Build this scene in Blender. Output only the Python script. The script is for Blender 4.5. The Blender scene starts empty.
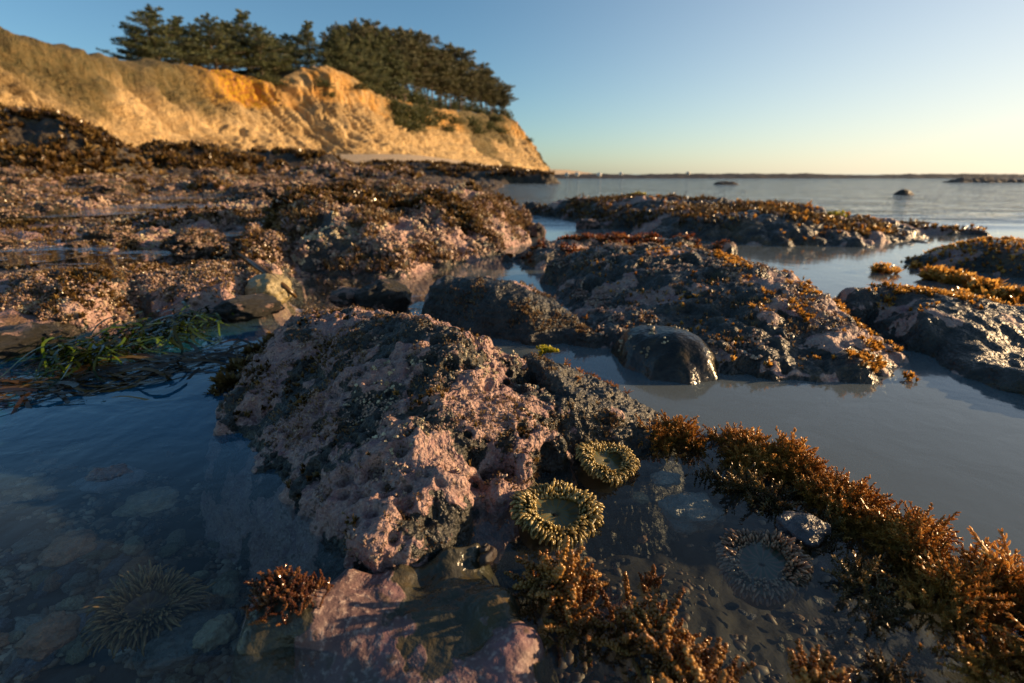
import bpy, math
import numpy as np
from math import radians as rad

C = bpy.context.scene
COL = C.collection
rng = np.random.default_rng(7)

# ------------------------------------------------------------------ camera
F = 512.0; CX = 512.0; CY = 341.5; PITCH = rad(18.1); CAMH = 0.45
CP, SP = math.cos(PITCH), math.sin(PITCH)

def ray(px, py):
    a = (px - CX) / F; b = (CY - py) / F
    return np.array([a, CP + b * SP, -SP + b * CP])

def P(px, py, z=0.0):
    """world point on the level plane z seen at a pixel of the photograph"""
    d = ray(px, py)
    t = (z - CAMH) / d[2]
    return np.array([d[0] * t, d[1] * t, z])

def D(px, py, Y):
    """world point at ground distance Y seen at a pixel"""
    d = ray(px, py)
    t = Y / d[1]
    return np.array([d[0] * t, Y, CAMH + d[2] * t])

# ------------------------------------------------------------------ noise
def _h(ix, iy, iz, s):
    h = (ix.astype(np.int64) * 374761393 + iy.astype(np.int64) * 668265263 + iz.astype(np.int64) * 2147483647 + s * 974634777) & 0xFFFFFFFF
    h = ((h ^ (h >> 13)) * 1274126177) & 0xFFFFFFFF
    h = ((h ^ (h >> 16)) * 2246822519) & 0xFFFFFFFF
    return (h ^ (h >> 15)) & 0xFFFFFF

_G = np.random.default_rng(1).normal(size=(256, 3)); _G /= np.linalg.norm(_G, axis=1)[:, None]

def pn(p, seed=0):
    i = np.floor(p).astype(np.int64); f = p - i
    u = f * f * f * (f * (f * 6 - 15) + 10)
    out = 0
    for dx in (0, 1):
        wx = u[:, 0] if dx else 1 - u[:, 0]
        for dy in (0, 1):
            wy = u[:, 1] if dy else 1 - u[:, 1]
            for dz in (0, 1):
                wz = u[:, 2] if dz else 1 - u[:, 2]
                g = _G[_h(i[:, 0] + dx, i[:, 1] + dy, i[:, 2] + dz, seed) & 255]
                out = out + wx * wy * wz * (g[:, 0] * (f[:, 0] - dx) + g[:, 1] * (f[:, 1] - dy) + g[:, 2] * (f[:, 2] - dz))
    return out * 1.5

def fbm(p, o=4, seed=0, rough=0.5):
    a, s, t = 1.0, 0, 0
    for k in range(o):
        s = s + a * pn(p * (2.03 ** k) + 17.3 * k, seed + k); t += a; a *= rough
    return s / t * 1.3

def worley(p, seed=0):
    i = np.floor(p).astype(np.int64); f = p - i
    best = np.full(len(p), 9.0)
    for dx in (-1, 0, 1):
        for dy in (-1, 0, 1):
            for dz in (-1, 0, 1):
                h1 = _h(i[:, 0] + dx, i[:, 1] + dy, i[:, 2] + dz, seed)
                ox = (h1 & 255) / 255.0; oy = ((h1 >> 8) & 255) / 255.0; oz = ((h1 >> 16) & 255) / 255.0
                d = (dx + ox - f[:, 0]) ** 2 + (dy + oy - f[:, 1]) ** 2 + (dz + oz - f[:, 2]) ** 2
                best = np.minimum(best, d)
    return np.sqrt(best)

def sstep(a, b, x):
    t = np.clip((x - a) / (b - a), 0, 1); return t * t * (3 - 2 * t)

# ------------------------------------------------------------------ mesh building
def mesh(name, V, Q=None, T=None, mats=(), attrs=None, smooth=True, midx=None):
    me = bpy.data.meshes.new(name)
    V = np.asarray(V, np.float32)
    Q = np.zeros((0, 4), np.int32) if Q is None or len(Q) == 0 else np.asarray(Q, np.int32)
    T = np.zeros((0, 3), np.int32) if T is None or len(T) == 0 else np.asarray(T, np.int32)
    me.vertices.add(len(V)); me.vertices.foreach_set('co', V.ravel())
    nl = Q.size + T.size
    me.loops.add(nl); me.loops.foreach_set('vertex_index', np.concatenate([Q.ravel(), T.ravel()]).astype(np.int32))
    npol = len(Q) + len(T); me.polygons.add(npol)
    st = np.concatenate([np.arange(len(Q)) * 4, Q.size + np.arange(len(T)) * 3]).astype(np.int32)
    me.polygons.foreach_set('loop_start', st)
    me.polygons.foreach_set('use_smooth', np.full(npol, smooth, bool))
    if midx is not None: me.polygons.foreach_set('material_index', np.asarray(midx, np.int32))
    me.update(calc_edges=True); me.validate()
    for k, a in (attrs or {}).items():
        at = me.attributes.new(k, 'FLOAT', 'POINT'); at.data.foreach_set('value', np.asarray(a, np.float32))
    for m in mats: me.materials.append(m)
    return me

def obj(name, me, parent=None, loc=(0, 0, 0)):
    o = bpy.data.objects.new(name, me); COL.objects.link(o)
    o.location = loc
    if parent is not None: o.parent = parent
    return o

def tag(o, label, cat, group=None):
    o['label'] = label; o['category'] = cat
    if group: o['group'] = group
    return o

def structure(o):
    o['kind'] = 'structure'; return o

def empty(name, loc):
    o = bpy.data.objects.new(name, None); COL.objects.link(o); o.location = loc; return o

class Geo:
    """collects vertices / faces with one float per vertex"""
    def __init__(s): s.V = []; s.Q = []; s.T = []; s.A = []; s.n = 0
    def add(s, V, Q=None, T=None, A=0.0):
        V = np.asarray(V, float)
        s.V.append(V)
        if Q is not None and len(Q): s.Q.append(np.asarray(Q) + s.n)
        if T is not None and len(T): s.T.append(np.asarray(T) + s.n)
        s.A.append(np.broadcast_to(np.asarray(A, float), (len(V),)).copy()); s.n += len(V)
    def arr(s):
        return (np.concatenate(s.V), np.concatenate(s.Q) if s.Q else np.zeros((0, 4), int),
                np.concatenate(s.T) if s.T else np.zeros((0, 3), int), np.concatenate(s.A))
    def mesh(s, name, mats, attr='tint', smooth=True):
        V, Q, T, A = s.arr(); return mesh(name, V, Q, T, mats, {attr: A}, smooth)

def tube(path, radii, ns=6, cap=True):
    path = np.asarray(path, float); n = len(path)
    radii = np.broadcast_to(np.asarray(radii, float), (n,))
    t = np.gradient(path, axis=0); t /= np.linalg.norm(t, axis=1)[:, None] + 1e-9
    ref = np.array([0, 0, 1.0]) if abs(t[0, 2]) < .9 else np.array([1.0, 0, 0])
    u = np.cross(t, ref); u /= np.linalg.norm(u, axis=1)[:, None] + 1e-9
    v = np.cross(t, u)
    a = np.linspace(0, 2 * np.pi, ns, endpoint=False)
    V = path[:, None, :] + radii[:, None, None] * (np.cos(a)[None, :, None] * u[:, None, :] + np.sin(a)[None, :, None] * v[:, None, :])
    V = V.reshape(-1, 3)
    i = np.arange(n - 1)[:, None] * ns; j = np.arange(ns)[None, :]; k = (j + 1) % ns
    Q = np.stack([i + j, i + k, i + ns + k, i + ns + j], -1).reshape(-1, 4)
    T = []
    if cap:
        V = np.vstack([V, path[-1] + t[-1] * radii[-1] * .7, path[0]])
        L = (n - 1) * ns
        T = [(L + j, L + (j + 1) % ns, n * ns) for j in range(ns)] + [((j + 1) % ns, j, n * ns + 1) for j in range(ns)]
    return V, Q, np.array(T, int) if len(T) else None

def rot_to(N, spin, tilt=None):
    """rotation matrices taking +z to N (m,3) with a random spin"""
    N = N / (np.linalg.norm(N, axis=1)[:, None] + 1e-9)
    ref = np.where(np.abs(N[:, 2:3]) < .95, np.array([[0, 0, 1.0]]), np.array([[1.0, 0, 0]]))
    u = np.cross(ref, N); u /= np.linalg.norm(u, axis=1)[:, None] + 1e-9
    v = np.cross(N, u)
    c, s = np.cos(spin)[:, None], np.sin(spin)[:, None]
    return np.stack([u * c + v * s, v * c - u * s, N], -1)

def scatter(temps, pos, nrm, size, tint=None, up=.4, jit=.35, seed=0):
    """copies of small template shapes merged into one Geo"""
    r = np.random.default_rng(seed); g = Geo(); m = len(pos)
    N = nrm * (1 - up) + np.array([0, 0, up]) + r.normal(size=(m, 3)) * jit
    R = rot_to(N, r.uniform(0, 6.28, m)); which = r.integers(0, len(temps), m)
    size = np.broadcast_to(size, (m,))
    tint = r.uniform(0, 1, m) if tint is None else tint
    for k, (V, Q, T, A) in enumerate(temps):
        s = np.where(which == k)[0]
        if not len(s): continue
        W = np.einsum('mij,nj->mni', R[s], V) * size[s][:, None, None] + pos[s][:, None, :]
        off = (np.arange(len(s)) * len(V))[:, None, None]
        q = (Q[None] + off).reshape(-1, 4) if len(Q) else None
        t = (T[None] + off).reshape(-1, 3) if len(T) else None
        g.add(W.reshape(-1, 3), q, t, (tint[s][:, None] * .75 + A[None] * .25).ravel())
    return g

# ------------------------------------------------------------------ node materials
class NT:
    def __init__(s, name):
        s.m = bpy.data.materials.new(name); s.m.use_nodes = True
        s.t = s.m.node_tree; s.t.nodes.clear(); s.out = s.t.nodes.new('ShaderNodeOutputMaterial')
    def n(s, typ, props=None, **inp):
        nd = s.t.nodes.new('ShaderNode' + typ)
        for k, v in (props or {}).items(): setattr(nd, k, v)
        for k, v in inp.items():
            k2 = int(k[1:]) if k[0] == '_' and k[1:].isdigit() else k.replace('_', ' ')
            s.set(nd.inputs[k2], v)
        return nd
    def set(s, sock, v):
        if isinstance(v, bpy.types.NodeSocket): s.t.links.new(v, sock)
        elif isinstance(v, bpy.types.Node): s.t.links.new(v.outputs[0], sock)
        else:
            if isinstance(v, (tuple, list)) and len(v) == 3 and sock.type == 'RGBA': v = (*v, 1)
            sock.default_value = v
    def coord(s): return s.n('TexCoord').outputs['Object']
    def noise(s, sc, det=4, rough=.55, co=None, dist=0.0):
        return s.n('TexNoise', Vector=co if co is not None else s.coord(), Scale=sc, Detail=det, Roughness=rough, Distortion=dist).outputs[0]
    def vor(s, sc, co=None, feat='F1'):
        return s.n('TexVoronoi', dict(feature=feat), Vector=co if co is not None else s.coord(), Scale=sc).outputs['Distance']
    def ramp(s, fac, a, b, interp='LINEAR'):
        r = s.n('MapRange', dict(interpolation_type='SMOOTHSTEP' if interp == 'S' else 'LINEAR'), Value=fac)
        r.inputs[1].default_value = a; r.inputs[2].default_value = b
        return r.outputs[0]
    def mix(s, fac, a, b):
        m = s.n('Mix', dict(data_type='RGBA')); s.set(m.inputs[0], fac); s.set(m.inputs[6], a); s.set(m.inputs[7], b); return m.outputs[2]
    def math(s, op, a, b=0.0, clamp=False):
        m = s.n('Math', dict(operation=op, use_clamp=clamp)); s.set(m.inputs[0], a); s.set(m.inputs[1], b); return m.outputs[0]
    def attr(s, name): return s.n('Attribute', dict(attribute_name=name)).outputs['Fac']
    def bump(s, h, dist, strength=1.0, nrm=None):
        b = s.n('Bump', Strength=strength, Distance=dist, Height=h)
        if nrm is not None: s.set(b.inputs['Normal'], nrm)
        return b.outputs[0]
    def done(s, sh): s.t.links.new(sh.outputs[0] if isinstance(sh, bpy.types.Node) else sh, s.out.inputs[0]); return s.m

def rock_mat(name, sc=1.0, pink=.5, dark=(.016, .017, .015), dark2=(.045, .043, .036), pinkc=(.27, .16, .135), pink2=(.40, .27, .215),
             wet=.3, olive=.25, bscale=1.0):
    """wet dark rock crusted with pink coralline algae; sc: size factor, pink: how much of it is crusted"""
    t = NT(name); co = t.coord()
    n1 = t.noise(9 / sc, 5, .6, co, .6)
    n2 = t.noise(48 / sc, 4, .6, co)
    n3 = t.noise(210 / sc, 3, .6, co)
    crust = t.attr('crust')
    m = t.math('ADD', t.math('MULTIPLY', n1, 1.0), t.math('MULTIPLY', n2, .22))
    m = t.math('ADD', m, t.math('MULTIPLY', crust, .5))
    th = .98 - .42 * pink
    pm = t.ramp(m, th - .012, th + .012)
    base = t.mix(t.ramp(n2, .35, .65), dark, dark2)
    ol = t.ramp(t.noise(21 / sc, 5, .65, co, .4), .62 - .15 * olive, .74 - .15 * olive)
    base = t.mix(t.math('MULTIPLY', ol, .75), base, (.085, .058, .022))
    pk = t.mix(t.ramp(n2, .3, .7), pinkc, pink2)
    pk = t.mix(t.ramp(t.noise(30 / sc, 3, .5, co), .5, .75), pk, (.20, .105, .115))
    pk = t.mix(t.math('MULTIPLY', t.ramp(n3, .52, .72), .6), pk, (.52, .40, .33))
    pk = t.mix(t.math('MULTIPLY', t.ramp(t.noise(95 / sc, 2, .5, co), .60, .70), .8), pk, (.07, .045, .03))
    col = t.mix(pm, base, pk)
    vo = t.vor(120 / sc, co)
    hgt = t.math('ADD', t.math('MULTIPLY', n2, .9), t.math('MULTIPLY', n3, .35))
    hgt = t.math('ADD', hgt, t.math('MULTIPLY', vo, -.35))
    hgt = t.math('ADD', hgt, t.math('MULTIPLY', pm, .12))
    nr = t.bump(hgt, .012 * sc * bscale, .85)
    ro = t.n('Mix', dict(data_type='FLOAT')); t.set(ro.inputs[0], pm); ro.inputs[2].default_value = wet; ro.inputs[3].default_value = .55
    rough = t.math('ADD', ro.outputs[0], t.math('MULTIPLY', n3, .18))
    return t.done(t.n('BsdfPrincipled', Base_Color=col, Roughness=rough, Normal=nr, **{'Specular_IOR_Level': .38}))

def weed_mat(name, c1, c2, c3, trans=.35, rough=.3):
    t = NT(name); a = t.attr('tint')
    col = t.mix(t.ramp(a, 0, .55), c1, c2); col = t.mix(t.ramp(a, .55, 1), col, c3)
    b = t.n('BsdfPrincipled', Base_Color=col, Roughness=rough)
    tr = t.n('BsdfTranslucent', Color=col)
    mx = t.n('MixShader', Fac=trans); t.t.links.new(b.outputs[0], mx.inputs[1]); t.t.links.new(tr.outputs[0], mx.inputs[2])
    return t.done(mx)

def plain_mat(name, c1, c2, sc=40, rough=.5, bumpd=.002):
    t = NT(name); co = t.coord(); n = t.noise(sc, 4, .6, co)
    col = t.mix(t.ramp(n, .3, .7), c1, c2)
    info = t.n('ObjectInfo').outputs['Random']
    hsv = t.n('HueSaturation', Color=col); t.set(hsv.inputs['Value'], t.math('ADD', t.math('MULTIPLY', info, .9), .55))
    return t.done(t.n('BsdfPrincipled', Base_Color=hsv.outputs[0], Roughness=rough, Normal=t.bump(n, bumpd, .6)))

M_main = rock_mat('pink_crusted_rock', .85, .93, olive=.5, pinkc=(.20, .115, .106), pink2=(.36, .235, .195), bscale=1.5)
M_dark = rock_mat('dark_pitted_rock', .9, .08, dark=(.02, .021, .02), dark2=(.07, .066, .055), wet=.3, bscale=1.5)
M_wedge = rock_mat('dark_wet_rock', 1.4, .3, wet=.36, bscale=1.3)
M_mid = rock_mat('mottled_wet_rock', 1.4, .62, wet=.25, olive=.5, bscale=1.3)
M_smooth = rock_mat('smooth_wet_rock', 1.2, -.25, dark=(.012, .012, .01), dark2=(.03, .026, .018), wet=.12, olive=.5, bscale=.25)
M_slab = rock_mat('pink_coated_slab', 1.5, .84, dark=(.03, .028, .018), dark2=(.055, .05, .03), pinkc=(.085, .05, .05), pink2=(.14, .088, .08), wet=.16, olive=.6, bscale=.35)  # coralline pinks darkened to carry the shadow lying over the slab
M_reef = rock_mat('crusted_reef_rock', 2.4, .8, wet=.2, olive=.5)
M_far = rock_mat('far_reef_rock', 4, .5, wet=.25, olive=.9, bscale=1.4)
M_bank = rock_mat('dark_bank_rock', 14, -.3, dark=(.02, .016, .011), dark2=(.06, .045, .028), wet=.5, olive=.8)
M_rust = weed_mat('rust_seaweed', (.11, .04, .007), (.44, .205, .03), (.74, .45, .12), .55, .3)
M_bead = weed_mat('beaded_seaweed', (.06, .022, .006), (.21, .085, .017), (.45, .24, .06), .3, .12)
M_turf = weed_mat('turf_algae', (.05, .025, .012), (.18, .10, .04), (.36, .26, .12), .3, .4)
M_olive = weed_mat('olive_seaweed', (.03, .017, .007), (.11, .062, .02), (.24, .155, .05), .3, .25)
M_grass = weed_mat('surf_grass', (.012, .018, .006), (.025, .055, .01), (.11, .17, .018), .3, .15)
M_barn = weed_mat('barnacle_shell', (.16, .12, .08), (.38, .32, .2), (.62, .55, .36), .0, .5)

# ------------------------------------------------------------------ small template shapes
def t_blades(nb=9, seed=0, w=.14, curl=.5):
    r = np.random.default_rng(seed); g = Geo()
    for k in range(nb):
        a = r.uniform(0, 6.28); L = r.uniform(.6, 1.1); out = r.uniform(.25, .9) * curl; ww = w * r.uniform(.6, 1.3)
        d = np.array([math.cos(a), math.sin(a), 0]); s = np.array([-d[1], d[0], 0]); tw = r.uniform(-.5, .5)
        s = s * math.cos(tw) + np.array([0, 0, 1]) * math.sin(tw)
        pts = [d * out * (u ** 1.6) * L + np.array([0, 0, u * L * (1 - .25 * out * u)]) for u in (0, .4, .75, 1)]
        ws = [ww * .35, ww, ww * .9, ww * .3]
        V = []
        for p, q in zip(pts, ws): V += [p - s * q * .5, p + s * q * .5]
        Q = [(2 * i, 2 * i + 1, 2 * i + 3, 2 * i + 2) for i in range(3)]
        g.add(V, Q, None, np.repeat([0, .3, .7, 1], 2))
    return g.arr()

def t_brush(seed=0, L=1.0, nub=.17, nn=46, nr=.03, bead=False):
    """one stem set all round with short side branchlets"""
    r = np.random.default_rng(seed); g = Geo()
    ax, ay = r.uniform(-.35, .35, 2); bx, by = r.uniform(-.3, .3, 2)
    path = lambda u: np.array([ax * u + bx * u * u, ay * u + by * u * u, u * L])
    us = np.linspace(0, 1, 5)
    g.add(*tube([path(u) for u in us], np.linspace(.035, .018, 5), 4, False)[:2], None, .0)
    for k in range(nn):
        u = .12 + .88 * (k + r.uniform(0, 1)) / nn
        p = path(min(u, 1)); a = k * 2.4 + r.uniform(-.4, .4)
        el = r.uniform(.35, .95) + (.5 if u > .9 else 0)
        d = np.array([math.cos(a) * math.cos(el), math.sin(a) * math.cos(el), math.sin(el)])
        l = nub * r.uniform(.7, 1.25) * (1 - .35 * u)
        if bead:
            rr = nr * r.uniform(.8, 1.5)
            V, Q, T = tube([p, p + d * l * .45, p + d * l * .8, p + d * l], [rr * .5, rr, rr * 1.15, rr * .6], 5)
            A = np.concatenate([np.repeat([.1, .5, .9, 1], 5), [1, 0]])
        else:
            V, Q, T = tube([p, p + d * l * .6, p + d * l + np.array([0, 0, l * .2])], [nr, nr * .85, nr * .35], 3, False)
            A = np.repeat([.1, .6, 1], 3)
        g.add(V, Q, T, A)
    return g.arr()

def t_barnacle(seed=0):
    r = np.random.default_rng(seed); g = Geo()
    for k in range(r.integers(3, 7)):
        c = np.array([*r.normal(0, .55, 2), 0]); rr = r.uniform(.22, .45); ns = 7
        a = np.linspace(0, 6.283, ns, endpoint=False) + r.uniform(0, 1); jit = r.uniform(.8, 1.2, ns)
        rings = [(1, 0), (.72, .55), (.42, .8), (.3, .6)]
        V = [np.array([math.cos(x) * rr * q * j, math.sin(x) * rr * q * j, h * rr * 1.4]) + c for q, h in rings for x, j in zip(a, jit)]
        Q = [(i * ns + j, i * ns + (j + 1) % ns, (i + 1) * ns + (j + 1) % ns, (i + 1) * ns + j) for i in range(3) for j in range(ns)]
        g.add(V + [c + np.array([0, 0, .5 * rr])], Q, [(3 * ns + j, 3 * ns + (j + 1) % ns, 4 * ns) for j in range(ns)], np.array([.2] * ns + [.7] * ns + [1] * ns + [.0] * ns + [0]))
    return g.arr()

M_coral = weed_mat('coralline_tuft', (.13, .075, .062), (.29, .19, .145), (.55, .42, .29), .15, .5)
BLADES = [t_blades(9, s) for s in range(5)]
FANS = [t_blades(14, 20 + s, .3, .9) for s in range(4)]
def t_cluster(seed, n=5, **k):
    r = np.random.default_rng(seed); g = Geo()
    for b in range(n):
        V, Q, T, A = t_brush(seed * 10 + b, 1.0, **k); L = r.uniform(.55, 1.0)
        R = rot_to(np.array([[r.normal() * .55, r.normal() * .55, 1.0]]), np.array([r.uniform(0, 6)]))[0]
        g.add((V * np.array([1, 1, L])) @ R.T + np.array([*r.normal(0, .07, 2), 0]), Q, T, A)
    return g.arr()
BRUSH = [t_cluster(s, 6, nub=.16, nn=26, nr=.03) for s in range(7)]
BEADS = [t_brush(30 + s, 1.0, .16, 34, .045, True) for s in range(6)]
LIMP = [t_blades(7, 50 + s, .09, 1.3) for s in range(3)]
BARN = [t_barnacle(s) for s in range(6)]

# ------------------------------------------------------------------ rocks from control points
def hull(pts):
    p = sorted(map(tuple, pts)); 
    def half(q):
        h = []
        for a in q:
            while len(h) > 1 and (h[-1][0] - h[-2][0]) * (a[1] - h[-2][1]) - (h[-1][1] - h[-2][1]) * (a[0] - h[-2][0]) <= 0: h.pop()
            h.append(a)
        return h[:-1]
    return np.array(half(p) + half(p[::-1]))

def rbf(pts, c):
    p = pts[:, :2]; n = len(p)
    K = np.sqrt(((p[:, None] - p[None]) ** 2).sum(-1) + c * c) * -1
    A = np.zeros((n + 1, n + 1)); A[:n, :n] = K - np.eye(n) * 1e-4; A[:n, n] = 1; A[n, :n] = 1
    w = np.linalg.solve(A, np.append(pts[:, 2], 0))
    def ev(q):
        out = np.empty(len(q))
        for i in range(0, len(q), 40000):
            k = -np.sqrt(((q[i:i + 40000, None] - p[None]) ** 2).sum(-1) + c * c)
            out[i:i + 40000] = k @ w[:n] + w[n]
        return out
    return ev

class Rock: pass

def rock(name, label, cat, pts, cell, mat, floor=-.12, margin=.05, disp=(), c=.008, group=None, crustf=9, seed=0, z0=None):
    pts = np.array(pts, float)
    h = hull(pts[:, :2]); ring = []
    cen = h.mean(0)
    for i in range(len(h)):
        a, b = h[i], h[(i + 1) % len(h)]; e = b - a; L = np.linalg.norm(e); nn = np.array([e[1], -e[0]]) / (L + 1e-9)
        for u in np.linspace(0, 1, max(2, int(L / (margin * 2)) + 1), endpoint=False):
            q = a + e * u + nn * margin; ring.append((q[0], q[1], floor))
            q = a + e * u + nn * margin * 2.2; ring.append((q[0], q[1], floor * 1.8 - .02))
    ev = rbf(np.vstack([pts, ring]), c)
    ring = np.array(ring); lo = ring[:, :2].min(0); hi = ring[:, :2].max(0)
    nx, ny = int((hi[0] - lo[0]) / cell) + 2, int((hi[1] - lo[1]) / cell) + 2
    gx, gy = np.meshgrid(lo[0] + np.arange(nx) * cell, lo[1] + np.arange(ny) * cell)
    z = ev(np.stack([gx.ravel(), gy.ravel()], 1)).reshape(ny, nx)
    dzy, dzx = np.gradient(z, cell)
    N = np.stack([-dzx, -dzy, np.ones_like(z)], -1); N /= np.linalg.norm(N, axis=-1)[..., None]
    V = np.stack([gx, gy, z], -1).reshape(-1, 3); Nf = N.reshape(-1, 3)
    keep = z > floor * 1.6
    keepf = keep.ravel(); idx = np.where(keepf)[0]
    v = V[idx]; nf = Nf[idx]; d = np.zeros(len(idx))
    for typ, fr, amp, sd in disp:
        q = v * fr
        if typ == 'f': d += amp * fbm(q, 3, sd + seed)
        elif typ == 'r': d += amp * (1 - 2 * np.abs(fbm(q, 3, sd + seed)))
        elif typ == 'w': d += amp * (.6 - worley(q, sd + seed))                          # nodules
        elif typ == 'wm': d += amp * np.clip(.75 - worley(q, sd + seed), 0, 1) * sstep(-.05, .2, fbm(q * .25, 2, sd + 9 + seed))
        elif typ == 'p': d -= amp * sstep(.42, .2, worley(q, sd + seed)) * sstep(-.1, .15, fbm(q * .3, 2, sd + 5 + seed))   # pits
        elif typ == 's': d += amp * fbm(q * np.array([1, 1, 5.0]), 3, sd + seed)
    v = v + nf * d[:, None]
    V[idx] = v
    # final normals from the displaced grid
    G = V.reshape(ny, nx, 3); du = np.gradient(G, axis=1); dv = np.gradient(G, axis=0)
    NN = np.cross(du, dv); NN /= np.linalg.norm(NN, axis=-1)[..., None] + 1e-9
    k = keep; f = k[:-1, :-1] & k[1:, :-1] & k[:-1, 1:] & k[1:, 1:]
    new = np.full(nx * ny, -1); new[idx] = np.arange(len(idx))
    a = np.arange(nx * ny).reshape(ny, nx)
    Q = np.stack([a[:-1, :-1][f], a[:-1, 1:][f], a[1:, 1:][f], a[1:, :-1][f]], -1)
    Q = new[Q]
    origin = np.array([pts[:, 0].mean(), pts[:, 1].mean(), 0.0])
    crust = np.clip(fbm(v * crustf, 3, 40 + seed) * .9 + d / (max(1e-6, np.abs(d).max())) * .45, -1, 1)
    me = mesh(name, v - origin, Q, None, (mat,), {'crust': crust})
    o = obj(name, me, None, origin)
    if label: tag(o, label, cat, group)
    R = Rock(); R.o = o; R.v = v; R.n = NN.reshape(-1, 3)[idx]; R.origin = origin; R.d = d; R.crust = crust; R.ev = ev
    return R

def grow(R, name, temps, n, smin, smax, mat, w=None, zmin=.005, seed=0, up=.4, jit=.35, sink=.0, clumpf=None, th=.05, stuff=True):
    """small growth all over a rock, as one child mesh of that rock"""
    r = np.random.default_rng(seed + 100)
    p = (R.v[:, 2] > zmin).astype(float)
    if w is not None: p = p * w
    if clumpf: p = p * sstep(th, th + .12, fbm(R.v * clumpf, 3, seed + 60))
    if p.sum() <= 0: return
    i = r.choice(len(R.v), n, p=p / p.sum())
    size = smin + (smax - smin) * r.uniform(0, 1, n) ** 1.6
    g = scatter(temps, R.v[i] - R.n[i] * (size * sink)[:, None] - R.origin, R.n[i], size, None, up, jit, seed)
    o = obj(name, g.mesh(name, (mat,), smooth=False), R.o)
    if stuff: o['kind'] = 'stuff'
    return o

# ---- main boulder -------------------------------------------------
Z = lambda *a: [P(*q) for q in a]
Y = lambda *a: [D(*q) for q in a]
def RG(*a, dy=4):
    """crest points, each followed by two points down the far slope"""
    o = []
    for px, py, d in a: o += [D(px, py + dy, d), D(px, py + dy + 16, d * 1.12), D(px, py + dy + 34, d * 1.26)]
    return o
main_pts = (Z((213, 434, 0), (222, 415, 0), (240, 386, 0), (262, 360, 0), (283, 335, 0), (297, 318, .02), (245, 450, 0), (256, 472, 0), (290, 500, 0),
              (316, 535, 0), (345, 566, 0), (380, 574, 0), (415, 570, 0), (446, 556, 0), (463, 535, 0), (472, 512, 0), (500, 492, 0), (545, 478, 0), (560, 460, 0))
            + RG((330, 303, 1.22), (355, 304, 1.18), (380, 307, 1.12), (405, 311, 1.06), (430, 317, 1.0), (455, 326, .97), (480, 337, .95), (500, 346, .94), (520, 356, .93))
            + Y((300, 322, 1.18), (330, 345, 1.02), (400, 345, .93), (450, 345, .86), (345, 322, 1.12),
                (260, 420, .87), (300, 400, .87), (300, 450, .74), (340, 450, .68), (360, 400, .77), (410, 395, .76), (450, 385, .77), (400, 440, .655),
                (450, 430, .68), (450, 480, .59), (400, 500, .565), (360, 500, .58), (420, 535, .53), (500, 385, .86), (520, 440, .70), (500, 470, .635), (540, 405, .80), (530, 465, .655), (480, 440, .68), (556, 398, .84), (572, 416, .80), (562, 442, .725))
            )
R1 = rock('pink_boulder', 'big boulder crusted with pink coralline algae, rising between the blue pool and the anemones', 'rock', main_pts, .0021, M_main, -.13, .03,
          [('f', 7, .014, 1), ('f', 17, .013, 2), ('wm', 24, .016, 3), ('w', 48, .007, 4), ('p', 22, .016, 5), ('p', 45, .009, 8), ('f', 75, .0042, 6), ('w', 140, .0022, 7)], seed=3)

# ---- dark ridge on the boulder's flank ---------------------------
pts = (Z((663, 434, 0), (652, 446, 0), (620, 450, 0), (570, 452, .0), (668, 428, -.02)) +
       RG((522, 362, .94), (545, 360, .95), (565, 364, .95), (600, 378, .93), (625, 393, .9), (645, 408, .88)) + Y((540, 385, .86), (575, 392, .88), (610, 405, .845), (645, 425, .835), (560, 420, .79), (600, 432, .79)))
R2 = rock('pitted_rock', 'dark pitted ridge of bare rock sloping down from the pink boulder to the seaweed bank', 'rock', pts, .0022, M_dark, -.12, .03,
          [('f', 12, .010, 1), ('s', 26, .008, 2), ('w', 85, .0042, 3), ('f', 60, .004, 4), ('r', 40, .003, 6)], seed=11)

# ---- submerged pink slab at the bottom ---------------------------
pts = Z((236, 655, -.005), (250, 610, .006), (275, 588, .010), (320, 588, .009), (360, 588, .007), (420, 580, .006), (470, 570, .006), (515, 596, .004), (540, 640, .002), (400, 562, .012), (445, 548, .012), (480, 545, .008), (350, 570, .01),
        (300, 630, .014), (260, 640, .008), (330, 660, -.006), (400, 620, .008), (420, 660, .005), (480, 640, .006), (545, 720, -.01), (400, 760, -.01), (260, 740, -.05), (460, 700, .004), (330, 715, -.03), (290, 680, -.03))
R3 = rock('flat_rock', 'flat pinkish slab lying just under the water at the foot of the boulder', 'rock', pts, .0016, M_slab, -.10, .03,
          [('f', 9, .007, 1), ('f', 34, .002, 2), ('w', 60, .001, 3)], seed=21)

# ---- dark wedge rock behind the boulder ---------------------------
pts = (Z((420, 318, 0), (470, 335, 0), (530, 345, 0), (590, 349, 0), (611, 345, 0)) +
       RG((432, 282, 1.68), (455, 276, 1.68), (480, 275, 1.66), (505, 278, 1.62), (530, 286, 1.56), (555, 298, 1.51), (580, 317, 1.45), (602, 337, 1.39)) + Y((450, 298, 1.6), (500, 300, 1.5), (540, 312, 1.45), (570, 326, 1.42)))
R4 = rock('wedge_rock', 'dark wedge shaped wet rock with a sharp sloping crest, behind the pink boulder', 'rock', pts, .004, M_wedge, -.13, .04,
          [('f', 6, .02, 1), ('s', 12, .012, 2), ('f', 30, .006, 3), ('w', 60, .004, 4)], seed=31)

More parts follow.
